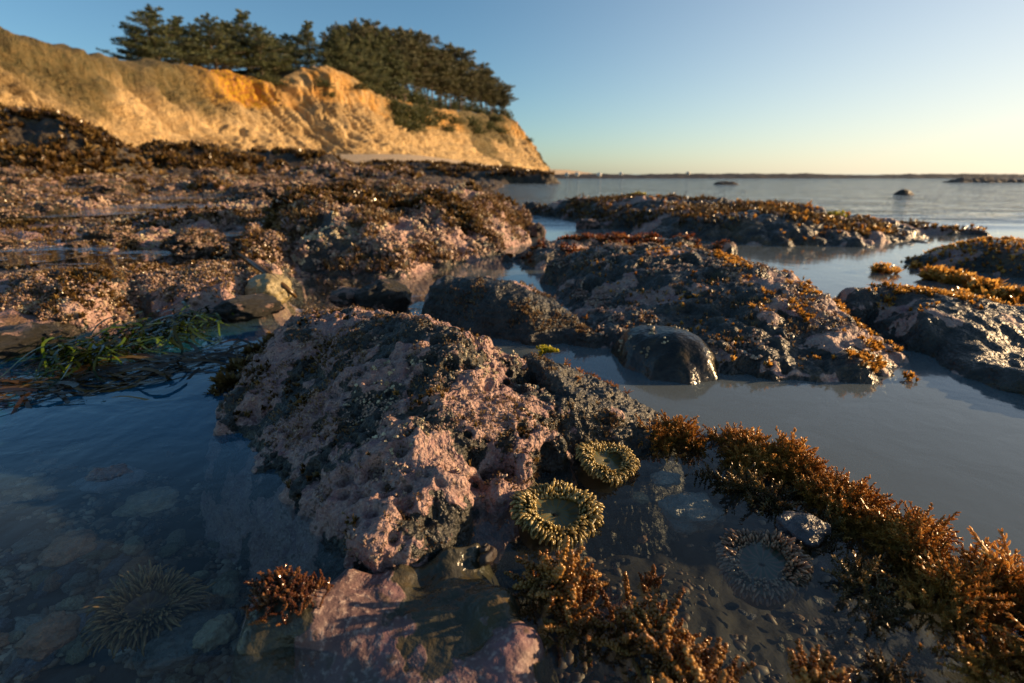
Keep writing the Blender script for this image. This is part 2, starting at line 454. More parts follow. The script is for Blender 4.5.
# ---- smooth dome ---------------------------------------------------
pts = (Z((610, 352, 0), (624, 368, 0), (650, 380, 0), (690, 385, 0), (716, 380, 0), (722, 370, 0)) +
       Y((625, 345, 1.22), (650, 334, 1.22), (680, 331, 1.2), (700, 340, 1.18), (714, 360, 1.14), (660, 350, 1.14), (690, 360, 1.11), (640, 360, 1.15)) + [np.array([.33, 1.36, .03]), np.array([.5, 1.3, .02])])
R7 = rock('dome_rock', 'smooth dark domed boulder shining with water, in the channel below the mottled rock', 'rock', pts, .003, M_smooth, -.12, .03, [('f', 7, .008, 1), ('f', 30, .0015, 2)], seed=41)

# ---- mottled rock right of the middle ------------------------------
pts = (Z((560, 330, .0), (600, 345, .0), (660, 365, 0), (731, 375, 0), (780, 381, 0), (819, 385, 0), (875, 384, 0), (896, 376, 0), (905, 362, 0), (912, 350, 0)) +
       RG((545, 262, 2.2), (575, 252, 2.25), (610, 247, 2.3), (660, 246, 2.3), (700, 249, 2.15), (740, 258, 1.95), (780, 271, 1.75), (820, 292, 1.55), (850, 315, 1.4), (880, 343, 1.27), (893, 360, 1.2)) + Y(
         (580, 285, 1.85), (640, 285, 1.75), (700, 290, 1.6), (760, 305, 1.42), (810, 330, 1.28), (850, 350, 1.18), (620, 315, 1.6), (680, 330, 1.38), (740, 350, 1.2), (800, 362, 1.13)))
R5 = rock('mottled_rock', 'broad dark rock with mauve patches and a golden fringe of seaweed along its ridge', 'rock', pts, .005, M_mid, -.13, .05,
          [('f', 4, .03, 1), ('f', 10, .02, 2), ('wm', 14, .02, 3), ('w', 30, .010, 4), ('p', 12, .02, 5), ('f', 40, .007, 6), ('wm', 36, .010, 7)], seed=51)

pts = (Z((515, 262, 0), (540, 270, 0), (580, 268, 0), (630, 264, 0), (690, 256, 0), (740, 254, 0)) +
       RG((505, 256, 2.75), (530, 247, 2.85), (565, 241, 2.95), (600, 238, 3.0), (640, 237, 3.0), (690, 240, 2.95), (735, 247, 2.85), dy=0) + Y((540, 258, 2.6), (580, 254, 2.65), (640, 252, 2.65), (690, 250, 2.75)))
R9 = rock('red_weed_shelf', 'low flat rock shelf with dark red seaweed beyond the dark wedge shaped rock', 'rock', pts, .009, M_far, -.13, .06,
          [('f', 4, .03, 1), ('f', 11, .02, 2), ('w', 22, .010, 4)], seed=55)

# ---- dark rock at the edge -----------------------------------------
pts = (Z((872, 330, 0), (895, 343, 0), (918, 352, 0), (935, 366, 0), (965, 378, 0), (1000, 390, 0), (1040, 400, 0), (1120, 420, 0), (1220, 430, 0)) +
       RG((840, 290, 1.6), (870, 285, 1.62), (910, 287, 1.57), (950, 292, 1.52), (1000, 300, 1.46), (1060, 308, 1.42), (1150, 326, 1.36), (1220, 343, 1.3)) +
       Y((850, 306, 1.52), (880, 318, 1.42), (910, 315, 1.38), (920, 335, 1.30), (960, 335, 1.27), (960, 358, 1.17), (1020, 350, 1.2), (1020, 375, 1.11), (1100, 370, 1.14)))
R6 = rock('low_dark_rock', 'long low dark rock running out of the frame beside the channel, seaweed along its top', 'rock', pts, .006, M_wedge, -.13, .05,
          [('f', 4, .018, 1), ('f', 11, .014, 2), ('w', 26, .008, 3), ('f', 40, .005, 6)], seed=61)

# ---- reef outcrop left of the middle ---------------------------------
pts = (Z((255, 278, 0.02), (290, 280, 0), (340, 279, 0), (400, 276, 0), (450, 268, 0), (490, 256, 0), (520, 246, 0), (535, 236, 0)) +
       RG((280, 206, 3.0), (320, 194, 3.2), (370, 190, 3.5), (430, 189, 3.9), (480, 192, 4.3), (515, 204, 4.3), (530, 220, 4.1), dy=5) + Y((275, 222, 2.8),
         (300, 235, 2.6), (340, 222, 2.7), (370, 225, 2.65), (385, 245, 2.45), (340, 255, 2.42), (300, 262, 2.4), (420, 225, 2.9), (460, 222, 3.1), (440, 245, 2.72), (490, 232, 3.2), (410, 205, 3.2), (350, 205, 3.0)))
R8 = rock('crusted_outcrop', 'knobbly sunlit reef outcrop crusted with pink algae and tan turf, in front of the cliff', 'rock', pts, .009, M_reef, -.15, .08,
          [('f', 2.4, .07, 1), ('f', 6, .05, 2), ('wm', 7, .07, 3), ('w', 13, .022, 4), ('p', 7, .04, 5), ('f', 24, .010, 6)], seed=71, crustf=4)

# ---- far reef ---------------------------------------------------------
pts = (Z((560, 214, 0), (600, 228, 0), (650, 238, 0), (720, 243, 0), (790, 246, 0), (860, 247, 0), (930, 243, 0), (985, 235, 0), (1000, 228, 0)) +
       RG((525, 195, 6.2), (570, 191, 6.0), (620, 190, 5.6), (680, 192, 5.3), (740, 195, 5.1), (800, 201, 4.9), (860, 210, 4.6), (920, 220, 4.3), (960, 226, 4.2), dy=8) + Y((600, 208, 5.0), (680, 214, 4.5), (760, 218, 4.3), (840, 226, 4.1), (910, 232, 4.0)))
R10 = rock('long_reef', 'long dark reef of rock stretching across between the channel and the open sea', 'rock', pts, .014, M_far, -.2, .12,
           [('f', 2, .05, 1), ('f', 5, .05, 2), ('w', 9, .03, 3), ('f', 16, .022, 6)], seed=81, crustf=3)

# ---- low weed-covered rock at the far edge -------------------------------
pts = (Z((905, 262, 0), (940, 268, 0), (1000, 276, 0), (1060, 284, 0), (1160, 290, 0)) + RG((915, 254, 3.3), (950, 249, 3.35), (1000, 251, 3.3), (1060, 254, 3.3), (1150, 258, 3.25), dy=8))
R11 = rock('weedy_rock', 'low dark rock covered with rusty seaweed, standing in pale water near the far reef', 'rock', pts, .012, M_far, -.15, .08, [('f', 4, .02, 1), ('f', 12, .012, 2)], seed=91)

# ---- growth on the rocks -------------------------------------------------
sunny = lambda R: sstep(-.2, .7, R.n[:, 0] * .8 + R.n[:, 2] * .5)
grow(R1, 'algae_turf', BLADES, 5200, .003, .008, M_turf, zmin=.012, seed=1, clumpf=13, th=.08)
grow(R1, 'seaweed_tuft', FANS, 500, .006, .013, M_olive, zmin=.015, seed=2, clumpf=9, th=.22)
grow(R2, 'algae_turf', BLADES, 260, .004, .009, M_turf, zmin=.01, seed=3, clumpf=10, th=.15)
grow(R3, 'seaweed_tuft', BEADS, 420, .008, .018, weed_mat('dark_red_seaweed', (.03, .010, .005), (.10, .035, .014), (.24, .11, .035), .25, .14), w=np.exp(-((R3.v[:, :2] - P(290, 612, 0)[:2]) ** 2).sum(1) / .022 ** 2), zmin=-.03, seed=4, up=.6)
grow(R4, 'algae_turf', BLADES, 900, .006, .016, M_turf, w=sstep(.3, .8, R4.n[:, 2]), zmin=.03, seed=5, clumpf=7, th=.05)
wr5 = sstep(.0, .09, R5.v[:, 0] - (.55 + .25 * (R5.v[:, 1] - 1.1)))
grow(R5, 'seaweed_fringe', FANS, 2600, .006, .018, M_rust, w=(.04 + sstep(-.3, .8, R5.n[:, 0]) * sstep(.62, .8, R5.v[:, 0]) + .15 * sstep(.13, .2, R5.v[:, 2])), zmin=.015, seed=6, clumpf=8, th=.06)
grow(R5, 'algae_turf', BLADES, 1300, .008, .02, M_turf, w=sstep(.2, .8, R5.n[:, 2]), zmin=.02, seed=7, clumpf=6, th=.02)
grow(R6, 'seaweed_fringe', FANS, 900, .007, .018, M_rust, w=sstep(.5, .95, R6.n[:, 2]) * sstep(1.35, 1.5, R6.v[:, 1]), zmin=.03, seed=8, clumpf=5, th=.05)
grow(R8, 'algae_turf', BLADES, 9000, .018, .045, M_turf, zmin=.02, seed=9, clumpf=2.5, th=-.05)
grow(R8, 'seaweed_tuft', FANS, 3000, .02, .06, M_olive, zmin=.04, seed=10, clumpf=2, th=.02)
grow(R8, 'barnacles', BARN, 1400, .010, .026, M_barn, zmin=.05, seed=11, up=0, jit=.1, clumpf=3, th=.1, sink=.1)
grow(R8, 'coralline_turf', BARN, 7000, .012, .03, M_coral, zmin=.02, seed=17, clumpf=3.5, th=-.1, up=.2)
grow(R1, 'coralline_turf', BARN, 2600, .0025, .0055, M_coral, zmin=.02, seed=18, clumpf=16, th=.06, up=.2)
grow(R5, 'coralline_turf', BARN, 1500, .006, .014, M_coral, w=sstep(.2, .8, R5.n[:, 2]), zmin=.03, seed=19, clumpf=6, th=.05, up=.2)
grow(R10, 'algae_turf', BLADES, 7000, .02, .05, M_olive, zmin=.02, seed=12, clumpf=1.5, th=-.1)
grow(R10, 'seaweed_fringe', FANS, 550, .015, .045, M_rust, w=sstep(.4, .9, R10.n[:, 2]) * (.15 + sstep(1.2, 3, R10.v[:, 0])), zmin=.03, seed=13, clumpf=1.8, th=.08)
grow(R11, 'seaweed_fringe', FANS, 1500, .010, .026, M_rust, zmin=-.01, seed=14)

grow(R9, 'seaweed_fringe', FANS, 1500, .012, .032, weed_mat('red_seaweed', (.06, .015, .008), (.20, .06, .02), (.38, .17, .05), .4, .3), w=sstep(.4, .9, R9.n[:, 2]), zmin=.01, seed=57, clumpf=5, th=-.05)
grow(R9, 'coralline_turf', BARN, 500, .008, .016, M_coral, zmin=.015, seed=58, clumpf=6, th=.05, up=.2)
grow(R7, 'barnacles', BARN, 16, .006, .010, M_barn, zmin=.02, seed=33, up=0, jit=.05)
M_lime = weed_mat('lime_seaweed', (.16, .15, .01), (.34, .31, .02), (.5, .44, .04), .4, .4)
for k_, (px, py, yy, s_, lb) in enumerate(((640, 190, 5.6, .05, 'yellow green seaweed tuft on the crest of the long reef, farther of the two'), (836, 213, 4.5, .05, 'yellow green seaweed tuft on the low end of the long reef'), (547, 352, .97, .012, 'little yellow seaweed tuft in the notch between pink boulder and dark pitted ridge'))):
    c = D(px, py, yy); c = R10.v[np.argmin(((R10.v[:, :2] - c[:2]) ** 2).sum(1))] if k_ < 2 else c; r = np.random.default_rng(k_); m = 40; pp = r.normal(size=(m, 3)) * np.array([.55, .45, .15]) * s_
    o = obj('yellow_seaweed', scatter(FANS, pp, np.tile([0, 0, 1.0], (m, 1)), r.uniform(.6, 1.1, m) * s_, None, .4, .5, k_).mesh('yellow_seaweed', (M_lime,), smooth=False), None, c); tag(o, lb, 'seaweed')

# ------------------------------------------------------------------ ground
def sdf(poly, x, y):
    """signed distance, positive inside"""
    d = np.full(x.shape, 1e9); ins = np.zeros(x.shape, bool); n = len(poly)
    for i in range(n):
        a, b = poly[i], poly[(i + 1) % n]; e = b - a
        t = np.clip(((x - a[0]) * e[0] + (y - a[1]) * e[1]) / (e @ e), 0, 1)
        d = np.minimum(d, (x - a[0] - t * e[0]) ** 2 + (y - a[1] - t * e[1]) ** 2)
        c = ((a[1] > y) != (b[1] > y)); 
        with np.errstate(divide='ignore', invalid='ignore'):
            xi = (b[0] - a[0]) * (y - a[1]) / (b[1] - a[1] + 1e-12) + a[0]
        ins ^= c & (x < xi)
    return np.sqrt(d) * np.where(ins, 1, -1)

BENCH = np.array([P(-500, 440)[:2], P(0, 396)[:2], P(70, 368)[:2], P(150, 344)[:2], P(230, 318)[:2], P(300, 294)[:2], P(400, 276)[:2], P(470, 262)[:2], P(525, 238)[:2], P(512, 205)[:2],
                  (-.3, 12), (0, 25), (4, 60), (22, 235), (60, 330), (-900, 330), (-900, .4)])

def ground(x, y):
    d = sdf(BENCH, x, y)
    r = np.hypot(x, y)
    inb = sstep(-.05, .5, d)
    z = -.13 - .5 * sstep(0, 6, -d) - 3 * sstep(4, 40, -d)
    up = .02 + .19 * (1 - np.exp(-np.maximum(d, 0) / 1.4)) + .10 * sstep(4, 14, d) + 2.6 * sstep(36, 80, y) * sstep(0, 22, d) + .25 * sstep(3, 14, -x) * sstep(8, 22, y)
    z = z * (1 - inb) + up * inb
    # shallow shelf with the anemones, and the cobble floor at the near edge of the pool
    z = z + .05 * np.exp(-(((x - .17) / .17) ** 2 + ((y - .5) / .2) ** 2)) + .03 * sstep(.75, .4, y) * sstep(.5, .0, np.abs(x + .3))
    z = z - .05 * np.exp(-(((x + .55) / .25) ** 2 + ((y - .95) / .3) ** 2))
    return z, d

def polar(rings, th):
    R_, T_ = np.meshgrid(rings, th, indexing='ij')
    return (R_ * np.sin(T_)).ravel(), (R_ * np.cos(T_)).ravel()

def polar_faces(nr, nt, wrap=True):
    i = np.arange(nr - 1)[:, None] * nt; j = np.arange(nt if wrap else nt - 1)[None]; k = (j + 1) % nt
    return np.stack([i + j, i + k, i + nt + k, i + nt + j], -1).reshape(-1, 4)

th = np.concatenate([np.linspace(-56, 56, 620, endpoint=False), np.linspace(56, 304, 60, endpoint=False)]) * np.pi / 180
rings = np.concatenate([[.01, .1], np.geomspace(.22, 420, 430)])
gx, gy = polar(rings, th); gz, gd = ground(gx, gy); gr = np.hypot(gx, gy)
gp = np.stack([gx, gy, gz * 2], 1)
inb = sstep(0, .6, gd)
rug = (fbm(gp * 1.6, 4, 5) * .075 + fbm(gp * 7, 3, 6) * .045 + (.55 - worley(gp * 5, 7)) * .05) * inb * sstep(45, 25, gy) + fbm(gp * 16, 3, 8) * .012 * (gr < 6)
rug = rug + (fbm(gp * .5, 3, 9) * .25 + fbm(gp * 2.2, 3, 19) * .16) * sstep(7, 16, gy) * inb * sstep(60, 30, gy)
gz = gz + rug
ZP = lambda py: .2 if py < 218 else .13
POOLS = [(*P(px, py, ZP(py))[:2], wx_ * .5 / F * P(px, py, ZP(py))[1] * CP, wy_, sd_) for px, py, wx_, wy_, sd_ in ((20, 192, 210, 1.3, 1), (120, 213, 150, .6, 2), (25, 264, 130, .26, 3), (190, 200, 110, .8, 4), (258, 236, 40, .3, 5), (110, 262, 90, .2, 6), (330, 199, 60, .5, 7), (210, 178, 130, 2.0, 8), (60, 228, 90, .3, 9))]
plev = []
for x_, y_, a_, b_, sd_ in POOLS:
    lev = float(ground(np.array([x_]), np.array([y_]))[0][0]) + .05
    e = np.sqrt(((gx - x_) / a_) ** 2 + ((gy - y_) / b_) ** 2) + fbm(np.stack([gx, gy, gx * 0], 1) * 2.2, 3, 90 + sd_) * .35
    k_ = sstep(1.35, .8, e); gz = gz * (1 - k_) + (lev - .05 + rug * .25) * k_; plev.append(lev)
sand = sstep(44, 60, gy + fbm(gp * .3, 3, 77) * 14) * sstep(0, 2, gd)
gV = np.stack([gx, gy, gz], 1)

t = NT('shore_ground'); co = t.coord()
n1 = t.noise(6, 6, .7, co, .5); n2 = t.noise(16, 4, .65, co); n3 = t.noise(60, 4, .6, co)
base = t.mix(t.ramp(n2, .35, .7), (.022, .019, .014), (.075, .052, .03))
pk = t.mix(t.ramp(n3, .3, .7), (.24, .14, .13), (.38, .25, .21))
base = t.mix(t.math('MULTIPLY', t.ramp(t.math('ADD', n1, t.math('MULTIPLY', n2, .35)), .66, .70), t.math('MULTIPLY', t.ramp(t.attr('bench'), .1, .5), t.ramp(t.n('SeparateXYZ', Vector=co).outputs[1], 16, 9))), base, pk)
base = t.mix(t.math('MULTIPLY', t.ramp(t.noise(7, 4, .65, co), .54, .64), .85), base, (.09, .05, .018))
pebb = t.n('TexVoronoi', Vector=co, Scale=34.0)
bed = t.mix(t.ramp(n3, .2, .8), (.011, .011, .010), (.03, .025, .018))
base = t.mix(t.attr('bench'), bed, base)
base = t.mix(t.attr('sand'), base, t.mix(n2, (.42, .31, .18), (.52, .40, .25)))
hg = t.math('ADD', t.math('MULTIPLY', n2, 1.5), t.math('MULTIPLY', n3, .5))
M_ground = t.done(t.n('BsdfPrincipled', Base_Color=base, Roughness=t.math('ADD', t.math('MULTIPLY', n3, .35), t.math('ADD', t.math('MULTIPLY', t.ramp(t.n('SeparateXYZ', Vector=co).outputs[1], 8, 16), .35), t.math('SUBTRACT', .6, t.math('MULTIPLY', t.attr('bench'), .4)))), Normal=t.bump(t.math('MULTIPLY', hg, t.math('ADD', t.math('MULTIPLY', t.attr('bench'), .85), .15)), .03, .8)))
structure(obj('seabed', mesh('seabed', gV, polar_faces(len(rings), len(th)), None, (M_ground,), {'bench': inb, 'sand': sand})))

# turf, tufts and barnacles that carpet the bench
gn = np.array([0, 0, 1.0])
def on_ground(n, seed, ymin, ymax, cl, thr, clumpf_seed, pxr=(-60, 540)):
    r = np.random.default_rng(seed); out = []
    while sum(map(len, out)) < n:
        a = np.arctan((r.uniform(*pxr, 60000) - CX) / F * 1.0); Yd = np.exp(r.uniform(np.log(ymin), np.log(ymax), 60000))
        x = np.tan(a) * Yd; z, d = ground(x, Yd)
        k = (d > .05) & (fbm(np.stack([x, Yd, z], 1) * cl, 3, clumpf_seed) > thr)
        out.append(np.stack([x, Yd], 1)[k])
    return np.concatenate(out)[:n]

from mathutils.bvhtree import BVHTree
gq = polar_faces(len(rings), len(th))
cenr = gr[gq[:, 0]]
nearq = gq[(cenr > 1.0) & (cenr < 45) & (gd[gq[:, 0]] > -.5) & (gy[gq[:, 0]] > .5)]
BV = BVHTree.FromPolygons(gV.tolist(), nearq.tolist())
def drop(xy):
    out = []; nn = []
    for x, y in xy:
        h = BV.ray_cast((x, y, 9), (0, 0, -1))
        if h[0] is None: out.append((x, y, -9)); nn.append((0, 0, 1))
        else: out.append(tuple(h[0])); nn.append(tuple(h[1]))
    nn = np.array(nn); nn[nn[:, 2] < 0] *= -1
    return np.array(out), nn

def carpet(name, temps, n, rel, mat, seed, cl, thr, up=.4, jit=.35):
    xy = on_ground(n, seed, 1.5, 22, cl, thr, seed + 3); p, nn = drop(xy); k = p[:, 2] > -1; p = p[k]; nn = nn[k]
    r = np.random.default_rng(seed); s = rel * np.clip(p[:, 1], 1.5, 9) ** .75 * r.uniform(.5, 1.5, len(p))
    o = obj(name, scatter(temps, p, nn, s, None, up, jit, seed).mesh(name, (mat,), smooth=False)); o['kind'] = 'stuff'
    return o
tag(carpet('algae_turf', BLADES, 26000, .0075, M_turf, 301, 2.6, .0), 'short brown algae turf carpeting the reef bench before the cliff', 'algae')
tag(carpet('coralline_turf', BARN, 17000, .0068, M_coral, 304, 2.4, -.06, .2, .3), 'pinkish tan coralline knobs carpeting the reef bench before the cliff', 'algae')
tag(carpet('brown_seaweed', FANS, 11000, .010, M_olive, 302, 1.9, .05), 'dark olive seaweed growing over the reef bench before the cliff', 'seaweed')
tag(carpet('barnacles', BARN, 6500, .0058, M_barn, 303, 2.2, .05, 0, .1), 'cream barnacles dotted over the reef bench before the cliff', 'barnacles')

# ------------------------------------------------------------------ free boulders on the bench
def blob(seed, sub=5, flat=.6, lump=.25, mat=None, name='boulder', freq=1.6):
    import bmesh
    bm = bmesh.new(); bmesh.ops.create_icosphere(bm, subdivisions=sub, radius=1.0)
    V = np.array([v.co[:] for v in bm.verts]); T = np.array([[v.index for v in f.verts] for f in bm.faces]); bm.free()
    n = V.copy(); r = np.random.default_rng(seed)
    sc = np.array([r.uniform(.8, 1.25), r.uniform(.75, 1.1), flat * r.uniform(.8, 1.2)])
    d = fbm(V * freq + seed * 7, 4, seed) * lump + (.6 - worley(V * freq * 2.2 + seed, seed)) * lump * .35
    W = (V + n * d[:, None]) * sc
    cr = np.clip(fbm(V * 2 + 5, 3, seed + 2) * .9, -1, 1)
    return mesh(name, W, None, T, (mat,), {'crust': cr})

M_boul = rock_mat('bench_boulder_rock', 1.0, .5, olive=.6)
protos = [blob(200 + s, 5, .62, .5, M_boul, 'boulder', 2.2) for s in range(6)]
r = np.random.default_rng(5)
xy = on_ground(62, 401, 1.75, 13, .8, -.4, 77, (-20, 500)); pz, _ = drop(xy)
def turf_for(me, seed, n):
    r_ = np.random.default_rng(seed); V = np.array([v.co[:] for v in me.vertices]); N = np.array([v.normal[:] for v in me.vertices])
    k_ = fbm(V * 2.2, 3, seed) > -.08; idx = r_.choice(np.where(k_ & (N[:, 2] > -.2))[0], n)
    a = scatter(BLADES, V[idx], N[idx], r_.uniform(.07, .17, n), None, .4, .35, seed).mesh('algae_turf', (M_turf,), smooth=False)
    k_ = fbm(V * 2.6 + 9, 3, seed + 1) > -.05; idx = r_.choice(np.where(k_ & (N[:, 2] > -.2))[0], n)
    b = scatter(BARN, V[idx], N[idx], r_.uniform(.05, .11, n), None, .1, .2, seed + 1).mesh('coralline_turf', (M_coral,), smooth=False)
    return a, b
def add_turf(o, ab):
    for nm, me in zip(('algae_turf', 'coralline_turf'), ab): obj(nm, me, o)['kind'] = 'stuff'
PT = [turf_for(m_, 880 + 3 * i_, 420) for i_, m_ in enumerate(protos)]
for i, p in enumerate(pz):
    if p[2] < -1: continue
    s = .042 * p[1] ** .8 * r.uniform(.6, 1.6)
    if ((R8.v[::50, :2] - p[:2]) ** 2).sum(1).min() < (s * .8) ** 2 and r.uniform() < .8: continue
    o = obj('boulder', protos[i % 6], None, (p[0], p[1], p[2] + s * .1)); o.scale = (s, s, s * r.uniform(.6, 1)); o.rotation_euler = (r.uniform(-.2, .2), r.uniform(-.2, .2), r.uniform(0, 6.28))
    tag(o, 'rough algae crusted boulder sitting on the reef bench before the cliff', 'rock', 'boulders on the reef bench'); add_turf(o, PT[i % 6])
# hand placed ones
M_cob = plain_mat('buff_cobble', (.16, .13, .06), (.30, .24, .12), 9, .4, .01)
M_pinkb = rock_mat('pink_boulder_rock', 2, .9)
def placed(me, px, py, wpx, label, hz=1.0, rz=0.0, z=0.02, name='boulder', cat='rock', sink=.1, group=None, Yd=None):
    p = P(px, py, z) if Yd is None else D(px, py, Yd)
    dep = p[1] * CP + (CAMH - p[2]) * SP; s = wpx * .5 * dep / F
    o = obj(name, me, None, (p[0], p[1], p[2] + s * (.3 - sink))); o.scale = (s, s, s * hz); o.rotation_euler = (0, 0, rz)
    return tag(o, label, cat, group)
placed(blob(230, 5, .7, .2, M_cob, 'cobble'), 270, 296, 52, 'rounded buff yellow cobble resting beside the kelp stalk', .8, .3, .03, 'cobble')
placed(blob(231, 5, .7, .3, M_pinkb), 348, 300, 34, 'small pink boulder lit by the sun just behind the big pink boulder', .9, 1, .03)
placed(blob(232, 5, .8, .35, M_wedge), 385, 304, 48, 'small dark pointed boulder just behind the big pink boulder', .9, .2, .02)
b_ = blob(233, 5, .6, .4, M_boul); add_turf(placed(b_, 62, 318, 56, 'brown angular boulder behind the green surf grass', .9, .8, .03), turf_for(b_, 1, 500))
placed(blob(234, 5, .6, .3, M_wedge), 18, 350, 70, 'dark boulder at the pool edge left of the surf grass', .9, .4, .0)
b_ = blob(235, 5, .5, .4, M_boul); add_turf(placed(b_, 110, 300, 70, 'long flat brown boulder behind the green surf grass', .7, .1, .03), turf_for(b_, 2, 500))
placed(blob(236, 5, .5, .3, M_wedge), 250, 312, 50, 'low dark weed covered boulder right of the surf grass', .8, .4, .02)
placed(blob(237, 5, .7, .3, M_pinkb), 588, 228, 24, 'small pinkish boulder standing in the bright channel before the far reef', .9, .4, .0)
placed(blob(238, 5, .7, .3, M_far), 566, 214, 30, 'small brown boulder standing in the bright channel nearest the far reef', .9, .4, .0)
placed(blob(239, 5, .8, .3, M_reef), 538, 234, 18, 'small upright sunlit boulder at the end of the crusted outcrop', 1.1, .4, .02)

# knobbly outcrops standing on the bench
def outcrop(px0, px1, py, hpx, depth, label, seed, n=2200):
    r_ = np.random.default_rng(seed); pts = []
    base = [P(a, py + r_.uniform(-2, 3), .06) for a in np.linspace(px0, px1, 7)]
    Yb = np.mean([b[1] for b in base]); sc_ = Yb / F
    for i_, b in enumerate(base):
        e = math.sin(math.pi * (i_ + .6) / 7.2) ** .5; h_ = hpx * sc_ * e
        pts += [b, b + np.array([0, depth * .22, h_ * r_.uniform(.45, .75)]), b + np.array([r_.normal() * .02, depth * r_.uniform(.4, .6), h_ * r_.uniform(.75, 1.1)]), b + np.array([0, depth, h_ * .5]), b + np.array([0, depth * 1.3, 0])]
    k_ = hpx * sc_ / .2
    R = rock('reef_outcrop', label, 'rock', pts, max(.006, Yb * .0028), M_reef, -.1, .07, [('f', 2.6 / k_ ** .5, .05 * k_, 1), ('f', 7 / k_ ** .5, .04 * k_, 2), ('wm', 9 / k_ ** .5, .06 * k_, 3), ('w', 17 / k_ ** .5, .022 * k_, 4), ('p', 9 / k_ ** .5, .04 * k_, 5), ('f', 30, .010, 6)], seed=seed, crustf=4)
    f_ = Yb / 3
    grow(R, 'coralline_turf', BARN, n, .010 * f_, .026 * f_, M_coral, zmin=.03, seed=seed + 1, clumpf=3.5, th=-.08, up=.2)
    grow(R, 'algae_turf', BLADES, n, .012 * f_, .032 * f_, M_turf, zmin=.03, seed=seed + 2, clumpf=2.5, th=.0)
    grow(R, 'seaweed_tuft', FANS, n // 3, .016 * f_, .045 * f_, M_olive, zmin=.03, seed=seed + 3, clumpf=2, th=.06)
    grow(R, 'barnacles', BARN, n // 3, .008 * f_, .018 * f_, M_barn, zmin=.05, seed=seed + 4, up=0, jit=.1, clumpf=3, th=.06, sink=.1)
outcrop(-60, 70, 240, 34, 1.2, 'knobbly pink crusted outcrop at the margin of the reef bench, before the flat blue puddle', 901)
outcrop(78, 205, 252, 34, .9, 'wide knobbly outcrop with cream barnacles in the middle of the reef bench', 902)
outcrop(120, 262, 208, 24, 1.6, 'long low outcrop just beyond the wide knobbly outcrop on the reef bench', 903)
outcrop(-40, 105, 200, 20, 2.0, 'far low outcrop on the reef bench under the tallest dark bank', 904)
outcrop(205, 262, 268, 30, .5, 'small knobbly outcrop crossed by the kelp stalk', 905, 1400)
outcrop(-30, 70, 312, 34, .4, 'mottled outcrop at the pool edge beside the surf grass', 906, 1800)
outcrop(110, 225, 296, 18, .4, 'low crumbly ledge just behind the surf grass', 907, 1800)
outcrop(230, 420, 184, 16, 2.4, 'low dark speckled ridge just behind the sunlit crusted outcrop', 908)

# far dark boulders and banks before the beach
def bank(sky, base, Yd, label, seed, dep=2.0, name='dark_bank', zb=None, mat=M_bank, rough=1.0):
    """a long low bank of rock with a given skyline (pixel pairs) at distance Yd"""
    pts = []; sky = np.array(sky, float)
    for px in np.linspace(sky[0, 0], sky[-1, 0], 22):
        top = D(px, np.interp(px, sky[:, 0], sky[:, 1]) + 1.5, Yd); b = D(px, base, Yd); zz = b[2] if zb is None else zb
        pts += [top, np.array([b[0], Yd - dep, zz]), np.array([b[0], Yd - dep * .45, zz * .5 + top[2] * .5]), np.array([b[0], Yd + dep, zz])]
    h = max(p[2] for p in pts) - zz; W = (sky[-1, 0] - sky[0, 0]) / F * Yd
    return rock(name, label, 'rock', pts, max(W / 320, Yd / F * .8), mat, min(0, zz) - .4, dep * .25, [('f', .5 / h, h * .18 * rough, 1), ('f', 1.3 / h, h * .14 * rough, 2), ('w', 2 / h, h * .12 * rough, 3), ('f', 5 / h, h * .05, 4)], c=h * .05, seed=seed, crustf=.5)
BK = [bank([(-150, 106), (-60, 110), (0, 115), (30, 119), (60, 123), (90, 130), (112, 140), (124, 154)], 170, 15, 'tall dark bank of weed covered rock below the cliff, highest of the dark banks', 501, 2.5),
      bank([(112, 158), (135, 150), (160, 145), (185, 145), (210, 150), (245, 160)], 171, 20, 'short dark rock bank right beside the tallest bank, below the yellow flowered cliff', 502),
      bank([(236, 162), (248, 149), (265, 151), (300, 154), (330, 158), (352, 166)], 172, 24, 'dark rock bank before the orange knob of the cliff', 503),
      bank([(335, 167), (370, 162), (400, 163), (430, 163), (460, 166), (500, 170), (548, 174)], 175, 30, 'low dark rock bank reaching out below the wooded headland toward its tip', 504, 3)]
hz = np.random.default_rng(8)
bank([(548, 173.5), *[(x, 171.5 + hz.uniform(0, 2)) for x in range(570, 800, 14)], (805, 171), (812, 174), (825, 172.5), *[(x, 172 + hz.uniform(0, 2)) for x in range(840, 1100, 18)]], 178, 62, 'long thin dark reef lying along the horizon', 506, 5, zb=-.3, name='horizon_reef', rough=.5)
bank([(945, 181), (965, 178), (985, 177), (1010, 178), (1060, 178), (1100, 181)], 182, 30, 'short low dark reef in the sea under the bright sky', 507, 2, 'sea_rock', -.3)
bank([(897, 193), (904, 191), (910, 190), (917, 193)], 194, 12, 'little dark rock breaking the sea surface beyond the long reef, under the bright sky', 508, .3, 'sea_rock', -.15)
bank([(712, 184), (720, 181), (735, 181), (742, 184)], 185, 24, 'little dark rock breaking the sea surface before the middle of the horizon reef', 509, .5, 'sea_rock', -.15)
for k_, b_ in enumerate(BK):
    grow(b_, 'seaweed', FANS, 2500, .08, .28, M_olive, zmin=.3, seed=520 + k_, clumpf=.7, th=-.1)
M_pale = plain_mat('pale_rock', (.55, .5, .42), (.75, .7, .6), 3, .7, .02)
pale = blob(240, 3, .8, .3, M_pale, 'pale_rock')
